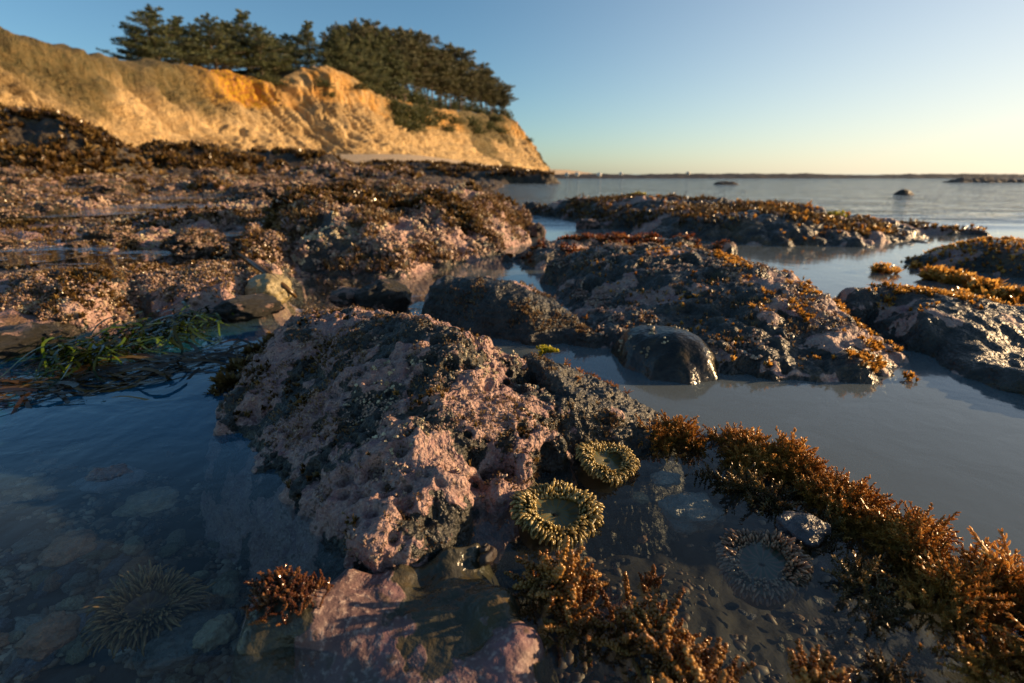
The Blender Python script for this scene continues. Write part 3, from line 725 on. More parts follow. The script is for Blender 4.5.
for px, py, w in ((567, 176, 6), (577, 175, 5), (599, 175.5, 5), (621, 174.5, 4), (688, 174, 4)):
    placed(pale, px, py, w, 'tiny pale sunlit rock perched on the reef along the horizon', 1.2, px, .5, 'pale_rock', 'rock', 0, 'pale rocks along the horizon', 58)

# ------------------------------------------------------------------ cliff
ctl = np.array([(-420, -60, 40), (-200, -25, 52), (-60, 15, 64), (0, 28, 70), (40, 41, 75), (100, 55, 84), (165, 64, 95), (215, 69, 103), (250, 76, 109), (280, 79, 115), (300, 67, 119), (318, 66, 122), (340, 72, 128),
                (370, 92, 140), (400, 101, 155), (440, 108, 178), (480, 113, 205), (500, 115, 220), (513, 121, 228), (524, 138, 235), (534, 150, 241), (541, 163, 247), (549, 171, 252)], float)
NS, NTt = 420, 170
s = np.linspace(0, 1, NS); k = np.linspace(0, 1, len(ctl))
cpx = np.interp(s, k, ctl[:, 0]); cpy = np.interp(s, k, ctl[:, 1]); cY = np.interp(s, k, ctl[:, 2])
top = np.array([D(a, b, c) for a, b, c in zip(cpx, cpy, cY)])
tz = top[:, 2]
sm = lambda a, w: np.convolve(np.pad(a, w, 'edge'), np.hanning(2 * w + 1) / np.hanning(2 * w + 1).sum(), 'valid')
tx, ty = sm(top[:, 0], 12), sm(top[:, 1], 12)
tg = np.stack([np.gradient(tx), np.gradient(ty)], 1); tg /= np.linalg.norm(tg, axis=1)[:, None]
nr = np.stack([tg[:, 1], -tg[:, 0]], 1)
arc = np.concatenate([[0], np.cumsum(np.hypot(np.diff(tx), np.diff(ty)))])
tt = np.concatenate([np.linspace(0, 1, 130), 1 + np.linspace(0, 1, NTt - 130 + 1)[1:] ** 1.5])
S, TT = np.meshgrid(np.arange(NS), tt, indexing='ij')
H = np.maximum(tz - 1.5, .3)[:, None]
face = np.clip(TT, 0, 1); back = np.clip(TT - 1, 0, 1)
out = H * .78 * (1 - face) ** 1.0 * (1 - .25 * np.sin(face * np.pi)) - back * 70
A2 = np.broadcast_to(arc[:, None], TT.shape)
zz = 1.2 + H * (.78 * face ** 1.05 + .22 * sstep(.86, 1.0, face)) + (fbm(np.stack([A2.ravel() * .22, face.ravel() * .8, A2.ravel() * 0], 1), 4, 39).reshape(TT.shape) * 1.3 * sstep(.75, 1, face) * np.minimum(1, H / 12) * (1 - back)) + back * 5 * np.minimum(1, H / 15) - .5 * sstep(0, .05, back)
px_ = tx[:, None] + nr[:, 0:1] * out; py_ = ty[:, None] + nr[:, 1:2] * out
q = np.stack([(A2 * .19 + face * 1.5).ravel(), (face * .45).ravel(), np.zeros(TT.size)], 1)
q3 = np.stack([px_.ravel(), py_.ravel(), zz.ravel()], 1); q[:, 0] += fbm(q3 * .06, 3, 36) * .8; q[:, 1] += fbm(q3 * .1, 3, 38) * .2
g3 = 1 - 2 * np.abs(fbm(q * np.array([8, 3.0, 1]), 3, 37)); g1 = 1 - 2 * np.abs(fbm(q, 4, 31)); g2 = 1 - 2 * np.abs(fbm(q * np.array([3.2, 1.4, 1]), 4, 33))
q3 = np.stack([px_.ravel(), py_.ravel(), zz.ravel()], 1)
env = (sstep(0, .12, face) * (1 - back) * np.minimum(1, H / 10)).ravel()
dd = (g1 * 1.9 + g2 * 1.5 + g3 * .15 + fbm(q3 * .35, 4, 35) * 1.3) * env * (1 - .75 * sstep(.93, 1, face).ravel())
cV = np.stack([px_.ravel() + np.repeat(nr[:, 0], NTt) * dd, py_.ravel() + np.repeat(nr[:, 1], NTt) * dd, zz.ravel() + dd * .35 + fbm(q3 * .2, 3, 41) * .6 * back.ravel()], 1)
i = np.arange(NS - 1)[:, None] * NTt; j = np.arange(NTt - 1)[None]
cQ = np.stack([i + j, i + NTt + j, i + NTt + j + 1, i + j + 1], -1).reshape(-1, 4)
fr = np.minimum(TT, 1.3)
pxg = np.broadcast_to(cpx[:, None], TT.shape)
veg = sstep(.42, .9, fr + fbm(q3 * .09, 4, 51).reshape(TT.shape) * .55) * (1 - .75 * sstep(160, 260, pxg)) + sstep(.97, 1.03, TT)
veg = np.clip(veg + .9 * sstep(345, 400, pxg) * sstep(-.15, .2, fbm(q3 * .06, 3, 53).reshape(TT.shape) + .35 * (face - .6)), 0, 1)
flower = 1.6 * np.exp(-((pxg - 228) / 30) ** 2) * sstep(.72, .86, face) * sstep(1.3, 1.0, TT)
gold = sstep(.72, .86, face) * sstep(1.05, .98, TT) * sstep(250, 300, pxg)
t = NT('cliff_sandstone'); co = t.coord()
n1 = t.noise(.35, 6, .65, co, .4); n2 = t.noise(1.6, 5, .7, co)
stv = t.n('Mapping', Vector=co, Scale=(1, 1, .25)).outputs[0]; n3 = t.noise(.8, 5, .7, stv, .3)
col = t.mix(t.ramp(n3, .3, .7), (.29, .19, .085), (.55, .40, .20))
col = t.mix(t.math('MULTIPLY', t.ramp(n1, .5, .75), .5), col, (.20, .115, .045))
col = t.mix(t.math('MULTIPLY', t.attr('gold'), t.ramp(n1, .35, .6)), col, (.52, .27, .06))
gr_ = t.mix(t.ramp(n2, .35, .65), (.055, .05, .018), (.135, .095, .035))
col = t.mix(t.math('MULTIPLY', t.attr('veg'), t.ramp(t.math('ADD', n2, t.math('MULTIPLY', t.attr('veg'), .35)), .45, .65)), col, gr_)
fl = t.mix(t.ramp(n2, .4, .6), (.30, .09, .02), (.48, .28, .01))
col = t.mix(t.math('MULTIPLY', t.attr('flower'), t.ramp(n2, .3, .5), True), col, fl)
M_cliff = t.done(t.n('BsdfPrincipled', Base_Color=col, Roughness=.9, Normal=t.bump(t.math('ADD', n2, t.math('MULTIPLY', n3, 1.5)), .9, .8)))
structure(obj('cliff', mesh('cliff', cV, cQ, None, (M_cliff,), {'veg': veg.ravel(), 'flower': flower.ravel(), 'gold': gold.ravel()})))

# ------------------------------------------------------------------ trees on the cliff
M_trunk = plain_mat('tree_bark', (.07, .05, .035), (.16, .12, .085), 2, .9, .02)
def leaf_mat(name, c1, c2, c3): return weed_mat(name, c1, c2, c3, .25, .6)
M_cyp = leaf_mat('cypress_leaves', (.03, .044, .02), (.08, .098, .034), (.15, .145, .05))
M_pine = leaf_mat('pine_needles', (.03, .036, .017), (.075, .078, .028), (.14, .115, .042))

def tree_proto(kind, seed):
    r = np.random.default_rng(seed); gt = Geo(); gl = Geo(); lean = r.uniform(-.06, .06, 2)
    axis = lambda h: np.array([lean[0] * h + .02 * math.sin(h * 7 + seed), lean[1] * h + .02 * math.cos(h * 6), h])
    gt.add(*tube([axis(h) for h in np.linspace(-.12, .97, 9)], np.linspace(.028 if kind == 'cypress' else .017, .003, 9), 7), 0)
    nb = 58 if kind == 'cypress' else 32
    P_, N_, S_ = [], [], []
    for b in range(nb):
        if kind == 'cypress':
            h = .02 + .95 * (b + r.uniform()) / nb; L = .52 * (1.03 - h) ** .75 * r.uniform(.35, 1.3); rise = r.uniform(.15, .6)
        else:
            h = .30 + .66 * (b + r.uniform()) / nb; u = (h - .30) / .66; L = (.08 + .24 * math.sin(math.pi * min(1, u * .75 + .2))) * r.uniform(.35, 1.35); rise = r.uniform(.0, .5)
        a = b * 2.4 + r.uniform(-.6, .6); d = np.array([math.cos(a), math.sin(a), rise]); base = axis(h); sd = np.array([-d[1], d[0], 0])
        pts = [base + d * L * u + np.array([0, 0, -.08 * L * u * u]) for u in (0, .5, 1)]
        gt.add(*tube(pts, [.007, .004, .0015], 4), 0)
        m = int((130 if kind == 'cypress' else 115) * (L / .3) ** 1.1) + 14
        for _ in range(m):                                   # one flat pad of foliage at the end of each limb
            u = r.beta(2.2, 1.3) * 1.08; w_ = L * .42 * math.sin(math.pi * min(1, u * .8 + .12))
            c = base + d * L * u + sd * r.normal() * w_ * .6 + np.array([0, 0, abs(r.normal()) * .018 + .01 - .06 * L * u * u])
            P_.append(c); N_.append(d * .9 + np.array([0, 0, .5]) + r.normal(size=3) * .35); S_.append(r.uniform(.016, .036))
    spray = []
    for q in range(4):
        rr = np.random.default_rng(90 + q); g = Geo()
        for e in range(5):
            a = rr.uniform(0, 6.28); d = np.array([math.cos(a) * .8, math.sin(a) * .8, rr.uniform(.2, 1.0)]); sd = np.array([-d[1], d[0], rr.uniform(-.4, .4)])
            g.add([d * .0, d * .6 - sd * .16, d * 1.1, d * .6 + sd * .16], [(0, 1, 2, 3)], None, [0, .5, 1, .5])
        spray.append(g.arr())
    P_, N_, S_ = np.array(P_), np.array(N_), np.array(S_)
    tint = np.clip(.5 + fbm(P_ * 9, 2, seed) * .9 + r.normal(size=len(P_)) * .14, 0, 1)
    cg = scatter(spray, P_, N_, S_, tint, 0, .2, seed)
    return (gt.mesh('trunk', (M_trunk,)), cg.mesh('crown', (M_cyp if kind == 'cypress' else M_pine,), smooth=False))

CY_ = [tree_proto('cypress', s) for s in (1, 2, 3, 4)]; PI_ = [tree_proto('pine', s) for s in (5, 6, 7, 8)]
def tree(kind, k, px, pb, pt, wf, label, group=None, behind=4):
    Yd = np.interp(px, ctl[:, 0], ctl[:, 2]) + behind
    p = D(px, pb, Yd); h = (pb - pt) / F * Yd * .86
    o = empty('cypress_tree' if kind == 'c' else 'pine_tree', p); o.scale = (h * wf, h * wf, h); o.rotation_euler = (0, 0, k * 1.7)
    a, b = (CY_ if kind == 'c' else PI_)[k % 4]
    obj('trunk', a, o); obj('crown', b, o)
    return tag(o, label, 'tree', group)
tree('c', 0, 158, 67, 12, 1.45, 'broad windswept cypress at the open end of the row of trees on the cliff', None, 5)
for n_, (px, pb, pt, wf) in enumerate(((140, 66, 32, 1.4), (182, 69, 22, 1.35), (200, 71, 30, 1.3), (216, 72, 20, 1.25), (232, 73, 26, 1.3), (248, 74, 17, 1.1), (262, 75, 31, 1.3), (276, 77, 36, 1.3), (290, 78, 38, 1.3))):
    tree('c', n_ + 1, px, pb, pt, wf, 'dark cypress standing in the row above the yellow flowered cliff edge', 'cypress row on the cliff', 5 + 3 * (n_ % 3))
tree('c', 2, 311, 77, 27, 1.0, 'narrow cypress with spiky top behind the orange knob of the cliff', None, 8)
r = np.random.default_rng(12)
n_ = 0
for px in np.linspace(330, 502, 30):
    lip = np.interp(px, ctl[:, 0], ctl[:, 1]); tp = np.interp(px, [330, 345, 380, 400, 420, 445, 470, 490, 505], [38, 30, 31, 34, 42, 52, 66, 78, 88])
    for row in range(2):
        tree('c' if px < 395 and row == 0 else 'p', n_, px + r.uniform(-4, 4), lip + 3 - row * 2, tp + (r.uniform(-7, 9) if row else r.uniform(-2, 16)), (.75 if px < 395 else 1.0) * r.uniform(.9, 1.25),
             'tall conifer in the dense dark wood on top of the headland', 'wood on the headland', 12 if row else 4); n_ += 1
tree('p', 1, 505, 117, 88, 1.1, 'last leaning pine at the seaward end of the wood on the headland', None, 2)

# shrubs under the wood and on the cliff face
sh = []
for q in range(3):
    rr = np.random.default_rng(60 + q); pp = rr.normal(size=(420, 3)) * np.array([.45, .45, .28]) + np.array([0, 0, .3]); pp[:, 2] = np.abs(pp[:, 2])
    sh.append(scatter(BLADES, pp, pp + np.array([0, 0, .3]), rr.uniform(.12, .3, 420), None, .2, .3, q).mesh('shrub', (M_cyp,), smooth=False))
from mathutils import Vector
CB = BVHTree.FromPolygons(cV.tolist(), cQ.tolist())
r = np.random.default_rng(3); n_ = 0
for px in np.linspace(352, 508, 24):
    p = D(px + r.uniform(-2, 2), np.interp(px, ctl[:, 0], ctl[:, 1]) + r.uniform(0, 3), np.interp(px, ctl[:, 0], ctl[:, 2]) + r.uniform(3, 12)); sz = r.uniform(4.5, 9) / F * p[1] * (1 if px < 430 else .7)
    o = obj('shrub', sh[n_ % 3], None, p); o.scale = (sz * 1.2, sz * 1.2, sz * r.uniform(1.2, 2.1)); o.rotation_euler = (0, 0, n_ * 1.3); n_ += 1
    tag(o, 'dark bush in the thicket along the cliff lip under the trees of the wood', 'shrub', 'thicket under the wood')
n_ = 0
spots = [(384, 96, 16), (392, 108, 18), (404, 116, 22), (396, 124, 16), (410, 128, 18), (418, 118, 14), (425, 112, 14), (440, 118, 12), (452, 122, 14), (470, 124, 14), (476, 132, 12), (488, 128, 12), (322, 86, 12), (330, 96, 8), (448, 130, 10),
         (274, 84, 14), (262, 80, 12), (500, 132, 10), (528, 141, 6), (362, 88, 10), (374, 92, 12), (496, 120, 10), (430, 124, 14)]
for px, py, w in spots:
    d = ray(px, py); h = CB.ray_cast((0, 0, CAMH), Vector(d).normalized())
    if h[0] is None: continue
    sz = w * .8 / F * h[0][1]
    o = obj('shrub', sh[n_ % 3], None, h[0] - Vector((0, 0, sz * .2))); o.scale = (sz, sz, sz * .8); o.rotation_euler = (0, 0, n_ * 1.3); n_ += 1
    tag(o, 'dark green shrub clinging to the sandstone cliff below the wood', 'shrub', 'shrubs on the cliff face')

# ------------------------------------------------------------------ water
CHAN = np.array([P(470, 345)[:2], P(560, 366)[:2], P(640, 425)[:2], P(720, 448)[:2], P(800, 485)[:2], P(880, 530)[:2], P(960, 570)[:2], P(1050, 620)[:2], P(1500, 700)[:2], (30, 1), (400, 100), (400, 900), (-40, 900), (-2, 60), P(500, 200)[:2], P(430, 300)[:2]])
wr = np.concatenate([[.005], np.geomspace(.2, 9000, 420)]); wt = np.concatenate([np.linspace(-60, 60, 300, endpoint=False), np.linspace(60, 300, 60, endpoint=False)]) * np.pi / 180
wx, wy = polar(wr, wt); md = sdf(CHAN, wx, wy); murk = sstep(-.03, .06, md)
open_ = sstep(4.2, 7, wy) * sstep(-1, .5, wx)
t = NT('sea_water'); co = t.coord()
mp = t.n('Mapping', Vector=co, Scale=(.55, 1, 1)).outputs[0]
w1 = t.noise(1.3, 5, .55, mp, .3); w2 = t.noise(9, 3, .5, co, .5); w3 = t.noise(26, 2, .5, co, .3)
calm = t.math('ADD', t.math('MULTIPLY', w2, .0032), t.math('MULTIPLY', w3, .0006))
calm = t.math('MULTIPLY', calm, t.math('SUBTRACT', 1.0, t.math('MULTIPLY', t.attr('murk'), .6)))
hgt = t.math('ADD', calm, t.math('MULTIPLY', t.math('MULTIPLY', w1, t.attr('open')), .55))
nrm = t.bump(hgt, 1.0, 1.0)
vd = t.n('VectorMath', dict(operation='DOT_PRODUCT'), _0=t.n('NewGeometry').outputs['Incoming'], _1=nrm).outputs['Value']
fre = t.math('ADD', t.math('MULTIPLY', t.math('POWER', t.math('SUBTRACT', 1.0, t.math('ABSOLUTE', vd), True), 5.0), .96), .028)
glo = t.n('BsdfGlossy', Color=(1, 1, 1), Roughness=t.math('ADD', t.math('MULTIPLY', t.attr('murk'), .06), .02), Normal=nrm)
tr = t.n('BsdfTransparent', Color=t.mix(t.attr('murk'), (.90, .95, .95), (.7, .76, .74)))
df = t.n('BsdfDiffuse', Color=t.mix(t.attr('deep'), (.19, .235, .25), (.006, .12, .22)))
body = t.n('MixShader', Fac=t.math('ADD', t.math('MULTIPLY', t.attr('murk'), .44), t.math('ADD', t.math('MULTIPLY', t.attr('deep'), .55), .02))); t.t.links.new(tr.outputs[0], body.inputs[1]); t.t.links.new(df.outputs[0], body.inputs[2])
mx = t.n('MixShader', Fac=fre); t.t.links.new(body.outputs[0], mx.inputs[1]); t.t.links.new(glo.outputs[0], mx.inputs[2])
M_water = t.done(mx)
structure(obj('sea', mesh('sea', np.stack([wx, wy, np.zeros_like(wx)], 1), polar_faces(len(wr), len(wt)), None, (M_water,), {'murk': murk, 'open': open_, 'deep': sstep(.46, .95, wy) * sstep(1.9, 1.3, wy) * sstep(.15, -.1, wx) * (1 - murk)})))

for (x_, y_, a_, b_, sd_), lev in zip(POOLS, plev):
    n = 40; a = np.linspace(0, 6.283, n, endpoint=False)
    V = [(-math.cos(q) * a_ * 1.15, math.sin(q) * b_ * 1.15, 0) for q in a] + [(0, 0, 0)]
    structure(obj('tide_pool', mesh('tide_pool', V, None, [((j + 1) % n, j, n) for j in range(n)], (M_water,), {'murk': np.zeros(n + 1), 'open': np.full(n + 1, .6)}), None, (x_, y_, lev)))

# ------------------------------------------------------------------ foreground seaweed
def weed(name, label, temps, mat, path, width, n, smin, smax, hump, seed, zb=-.02, up=.5, jit=.5):
    """a bank of seaweed stems along a pixel path; path: (px, py, half width factor)"""
    r = np.random.default_rng(seed); pp = np.array([P(a, b, 0)[:2] for a, b, _ in path]); wf = np.array([w for _, _, w in path])
    L = np.concatenate([[0], np.cumsum(np.linalg.norm(np.diff(pp, axis=0), axis=1))])
    q = r.uniform(0, L[-1], n); x = np.interp(q, L, pp[:, 0]); y = np.interp(q, L, pp[:, 1]); w = np.interp(q, L, wf) * width
    tx_ = np.interp(q, L, np.gradient(pp[:, 0])); ty_ = np.interp(q, L, np.gradient(pp[:, 1])); tl = np.hypot(tx_, ty_)
    v = np.clip(r.normal(0, .5, n), -1.1, 1.1); nx, ny = -ty_ / tl, tx_ / tl
    rag = 1 + .5 * fbm(np.stack([q * 14, np.sign(v), q * 0], 1), 2, seed)
    px_, py_ = x + nx * v * w * rag, y + ny * v * w * rag
    lump = fbm(np.stack([px_, py_, px_ * 0], 1) * 16, 3, seed + 1)
    pz_ = zb + hump * (1 - (v / 1.15) ** 2) * np.clip(.9 + 1.5 * lump, .1, 3)
    nrm_ = np.stack([nx * v * .9, ny * v * .9, np.full(n, .55)], 1)
    o0 = np.array([px_.mean(), py_.mean(), 0])
    tint = np.clip(.5 + lump * .8 + r.normal(size=n) * .2, 0, 1)
    g = scatter(temps, np.stack([px_, py_, pz_], 1) - o0, nrm_, r.uniform(smin, smax, n) * np.clip(1 + 1.0 * lump, .6, 1.7), tint, up, jit, seed)
    return tag(obj(name, g.mesh(name, (mat,)), None, o0), label, 'seaweed')

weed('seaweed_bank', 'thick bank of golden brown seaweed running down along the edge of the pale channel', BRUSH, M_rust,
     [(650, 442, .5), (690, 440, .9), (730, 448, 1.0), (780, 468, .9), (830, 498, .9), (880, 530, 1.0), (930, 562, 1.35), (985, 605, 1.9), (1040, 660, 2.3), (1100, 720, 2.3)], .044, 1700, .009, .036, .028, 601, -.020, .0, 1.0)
weed('beaded_seaweed', 'clump of dark beaded brown seaweed in the near foreground below the middle anemone', BEADS, M_bead,
     [(530, 590, .6), (570, 600, 1.0), (620, 630, 1.3), (660, 660, 1.2), (700, 690, 1.0), (700, 740, 1.0)], .040, 620, .010, .036, .028, 602, -.02, .2, .75)
weed('seaweed_sprig', 'single upright sprig of beaded brown seaweed rising above its dark clump', BEADS, M_bead, [(645, 590, .6), (650, 583, .5), (655, 576, .3)], .008, 16, .022, .034, .012, 603, -.012, .9, .25)
weed('seaweed_tuft', 'small brown seaweed tuft at the very bottom edge beside the near anemone', BEADS, M_bead, [(800, 690, .8), (830, 705, .8)], .02, 60, .016, .028, .02, 604, -.015, .6, .4)
weed('dark_seaweed', 'dark drowned seaweed hanging under the golden bank toward the grey stone', BRUSH, M_olive, [(690, 470, .5), (760, 492, .7), (810, 525, .8), (860, 575, 1.0), (885, 640, 1.2), (900, 700, 1.2)], .03, 170, .016, .036, .014, 605, -.022, .3, .6)

for n_, (px, py, w, nn) in enumerate(((882, 272, 9, 40), (914, 268, 6, 24), (942, 280, 14, 60), (965, 285, 12, 50), (985, 292, 14, 50), (958, 296, 8, 30), (910, 380, 6, 20), (1010, 300, 14, 50))):
    c = P(px, py, 0); sc_ = w / F * c[1]; r = np.random.default_rng(700 + n_)
    pp = np.stack([r.normal(0, sc_ * .6, nn), r.normal(0, sc_ * .6, nn), r.uniform(-.01, .01, nn)], 1)
    o = obj('seaweed_tuft', scatter(FANS, pp * np.array([.75, .75, 1]), np.tile([0, 0, 1.0], (nn, 1)), r.uniform(.5, .9, nn) * sc_ * 1.2, None, .4, .5, n_).mesh('seaweed_tuft', (M_rust,), smooth=False), None, c)
    tag(o, 'rusty seaweed tuft poking out of the pale channel water beyond the dark low rock', 'seaweed', 'seaweed tufts in the channel')

# small seaweed patch on the dark ridge
grow(R2, 'seaweed_tuft', BRUSH, 45, .009, .016, M_rust, w=np.exp(-((R2.v - D(605, 372, .98)) ** 2).sum(1) / .04 ** 2), seed=31, stuff=False)

# surf grass
def grass(px0, px1, py0, py1, n, Lm, label, seed, mat, zr=(0, .03), spread=1.0):
    r = np.random.default_rng(seed); g = Geo(); c = P((px0 + px1) / 2, (py0 + py1) / 2, 0)
    for k in range(n):
        u = r.uniform(); p = P(px0 + (px1 - px0) * u + r.normal() * 10, py0 + (py1 - py0) * u + r.normal() * 7, 0) - c; p[2] = r.uniform(*zr)
        a = math.pi + r.normal() * spread + .35; L = Lm * r.uniform(.5, 1.3); d = np.array([math.cos(a), math.sin(a) * .8, 0]); w = r.uniform(.003, .0065); s_ = np.array([-d[1], d[0], r.uniform(-.4, .4)])
        hgt = r.uniform(.0, .010) * (zr[1] / .03 + .05); V = []; ph = r.uniform(0, 6); m = 9
        for e in range(m):
            v = e / (m - 1); q = p + d * L * v + s_ * .03 * math.sin(v * 4 + ph) + np.array([0, 0, hgt * math.sin(math.pi * min(1, v * 1.2)) - v * p[2] + .001 * v])
            ww = w * (1 - .8 * v ** 3); V += [q - s_ * ww, q + s_ * ww]
        g.add(V, [(2 * e, 2 * e + 1, 2 * e + 3, 2 * e + 2) for e in range(m - 1)], None, np.clip(r.uniform(0, 1) ** 2.0 + np.linspace(-.1, .1, 2 * m), 0, 1))
    return tag(obj('surf_grass', g.mesh('surf_grass', (mat,), smooth=False), None, c), label, 'surf grass')
grass(225, 55, 322, 368, 420, .13, 'bright green surf grass draped over the rocks at the pool edge', 801, M_grass, (.0, .06), 1.1)
grass(285, 20, 350, 396, 170, .20, 'dark strands of surf grass floating flat on the blue pool', 802, M_olive, (0, .004), .55)
weed('dark_seaweed', 'dark wet seaweed floating against the shaded flank of the pink boulder', FANS, M_olive, [(285, 338, .6), (262, 358, 1), (240, 376, .9), (225, 395, .4)], .05, 240, .012, .03, .014, 606, -.012, .3, .6)
# kelp stalk
c = P(270, 272, .08)
g = Geo(); kp = [P(232, 250, .12) - c, P(250, 262, .12) - c, P(268, 274, .11) - c, P(285, 287, .07) - c, P(296, 297, .03) - c]
g.add(*tube(kp, [.010, .012, .012, .010, .006], 8), .5)
tag(obj('kelp_stalk', g.mesh('kelp_stalk', (M_olive,)), None, c), 'thick dark kelp stalk lying slanted over the rocks beside the buff cobble', 'kelp')

# ------------------------------------------------------------------ anemones
def anem_mat(name, tip, mid, disc, col_):
    t = NT(name); a = t.attr('zone'); n = t.noise(60, 3, .6)
    c = t.mix(t.ramp(a, .0, .3), col_, disc); c = t.mix(t.ramp(a, .33, .45), c, mid); c = t.mix(t.ramp(a, .6, .95), c, tip)
    c = t.mix(t.math('MULTIPLY', t.ramp(n, .5, .7), .5), c, (.05, .045, .02))
    b = t.n('BsdfPrincipled', Base_Color=c, Roughness=.22, Subsurface_Weight=.25, Subsurface_Radius=(.006, .004, .002))
    tr = t.n('BsdfTranslucent', Color=c); mx = t.n('MixShader', Fac=.3); t.t.links.new(b.outputs[0], mx.inputs[1]); t.t.links.new(tr.outputs[0], mx.inputs[2])
    return t.done(mx)

def anemone(px, py, z, R_, ry, label, mat, seed, tilt=(0, 0, 0), cup=.35, tl=.20, nt=76, fold=0.0):
    r = np.random.default_rng(seed); g = Geo(); ns = 64
    a = np.linspace(0, 2 * np.pi, ns, endpoint=False)
    wob = 1 + .02 * np.sin(a * 3 + seed) + .025 * np.sin(a * 5 + 2 * seed)
    prof = [(.80, -.75, .0), (.72, -.4, .0), (.86, -.1, .05), (1.0, .06, .12), (.97, .13, .2), (.82, .10, .26), (.60, .03 - cup * .3, .3), (.36, -.03 - cup * .5, .31), (.15, .05 - cup * .55, .30), (.05, -.05 - cup * .6, .29)]
    V = np.concatenate([np.stack([np.cos(a) * q * wob, np.sin(a) * q * wob * ry, np.full(ns, h) + (.09 * np.sin(a * 2 + seed) + .04 * np.sin(a * 5) if q > .6 and h > -.3 else 0)], 1) for q, h, _ in prof])
    i = np.arange(len(prof) - 1)[:, None] * ns; j = np.arange(ns)[None]; k = (j + 1) % ns
    g.add(V, np.stack([i + j, i + k, i + ns + k, i + ns + j], -1).reshape(-1, 4), None, np.where(np.repeat([q[2] for q in prof], ns) > .28, np.repeat([q[2] for q in prof], ns) + .36 * np.tile(np.arange(ns) % 4 == 0, len(prof)), np.repeat([q[2] for q in prof], ns)))
    for row, (rr, hh, lf, el0) in enumerate(((.58, .04, .6, 2.3), (.66, .07, .8, 2.2), (.74, .10, .85, 2.0), (.81, .12, .9, 1.5), (.88, .13, .95, 1.0), (.95, .10, .95, .4), (1.0, .04, .85, -.3))):
        for m in range(nt):
            b = (m + .25 * row + r.uniform(-.3, .3)) / nt * 2 * np.pi; w = 1 + .02 * math.sin(b * 3 + seed) + .025 * math.sin(b * 5 + 2 * seed)
            p = np.array([math.cos(b) * rr * w, math.sin(b) * rr * w * ry, hh - .03 + .09 * math.sin(b * 2 + seed) + .04 * math.sin(b * 5)]); dv = np.array([math.cos(b), math.sin(b), 0]); el = el0 + r.normal() * .3 + .35 * math.sin(b * 4 + seed * 2) - fold; hue = r.uniform(-.12, .12)
            L = tl * lf * r.uniform(.5, 1.25); sw = r.normal() * .25; sd = np.array([-dv[1], dv[0], 0])
            pts = []
            for v in (0, .3, .6, .85, 1):
                e = el - .9 * v; pts.append(p + (dv * math.cos(e) + np.array([0, 0, 1]) * math.sin(e) + sd * sw * v) * L * v)
            W, Q, T = tube(pts, np.array([.026, .031, .029, .025, .014]) * r.uniform(.7, 1.3), 6)
            g.add(W, Q, T, np.concatenate([np.repeat([.42, .5, .68 + hue, .85 + hue, .97 + hue], 6), [1, .4]]))
    Vv, Q, T, A = g.arr()
    o = obj('sea_anemone', mesh('sea_anemone', Vv * R_, Q, T, (mat,), {'zone': A}), None, P(px, py, z)); o.rotation_euler = tilt
    return tag(o, label, 'sea anemone')

A1 = anem_mat('anemone_gold', (.62, .48, .19), (.20, .14, .035), (.13, .14, .07), (.10, .065, .025))
A2 = anem_mat('anemone_pale', (.52, .33, .19), (.22, .13, .085), (.10, .11, .07), (.14, .09, .05))
A3 = anem_mat('anemone_brown', (.34, .22, .08), (.18, .11, .04), (.12, .07, .035), (.07, .05, .03))
anemone(556, 512, .014, .057, .80, 'larger golden olive anemone with wide dark cup at the boulder foot', A1, 1, (rad(16), rad(8), .2), .12)
anemone(606, 460, .017, .049, .85, 'smaller golden anemone with pale green centre, close under the dark pitted ridge', A1, 2, (rad(14), rad(10), .5), .1)
anemone(762, 562, -.006, .049, .95, 'pinkish pale green anemone half under water beside the grey stone', A2, 3, (rad(4), rad(-14), .3), .1)
anemone(148, 608, -.045, .045, .75, 'brown anemone spread open on the bed of the blue pool', A3, 4, (rad(20), rad(5), .6), .2, .5)

# ------------------------------------------------------------------ snails, stones, pebbles
M_shell = plain_mat('snail_shell', (.03, .022, .018), (.10, .07, .05), 60, .25, .002)
M_shell2 = plain_mat('pale_snail_shell', (.16, .14, .09), (.45, .33, .14), 90, .25, .002)
def snail_mesh(mat):
    n, ns = 90, 12; V = []
    for i in range(n):
        u = i / (n - 1); th_ = u * 2 * np.pi * 2.6; k = math.exp(-u * 2.1); c = np.array([math.cos(th_) * .62 * k, math.sin(th_) * .62 * k, 1.15 * (1 - k)]); rr = .46 * k
        d = np.array([math.cos(th_), math.sin(th_), 0])
        for j in range(ns):
            b = j / ns * 6.283; V.append(c + d * math.cos(b) * rr + np.array([0, 0, 1]) * math.sin(b) * rr * 1.05)
    i = np.arange(n - 1)[:, None] * ns; j = np.arange(ns)[None]; k = (j + 1) % ns
    return mesh('turban_snail', np.array(V) + np.array([0, 0, .4]), np.stack([i + j, i + k, i + ns + k, i + ns + j], -1).reshape(-1, 4), None, (mat,))
for px, py, z, s_, mt, lb in ((488, 562, .0, .016, M_shell, 'dark round turban snail on the slab left of the golden anemone'), (384, 552, .012, .011, M_shell2, 'shiny banded turban snail at the shaded foot of the pink boulder'),
                              (405, 432, .09, .010, M_shell2, 'small pale snail wedged in a hollow on top of the pink boulder')):
    o = obj('turban_snail', snail_mesh(mt), None, P(px, py, z)); o.scale = (s_,) * 3; o.rotation_euler = (.3, -.2, px); tag(o, lb, 'snail')

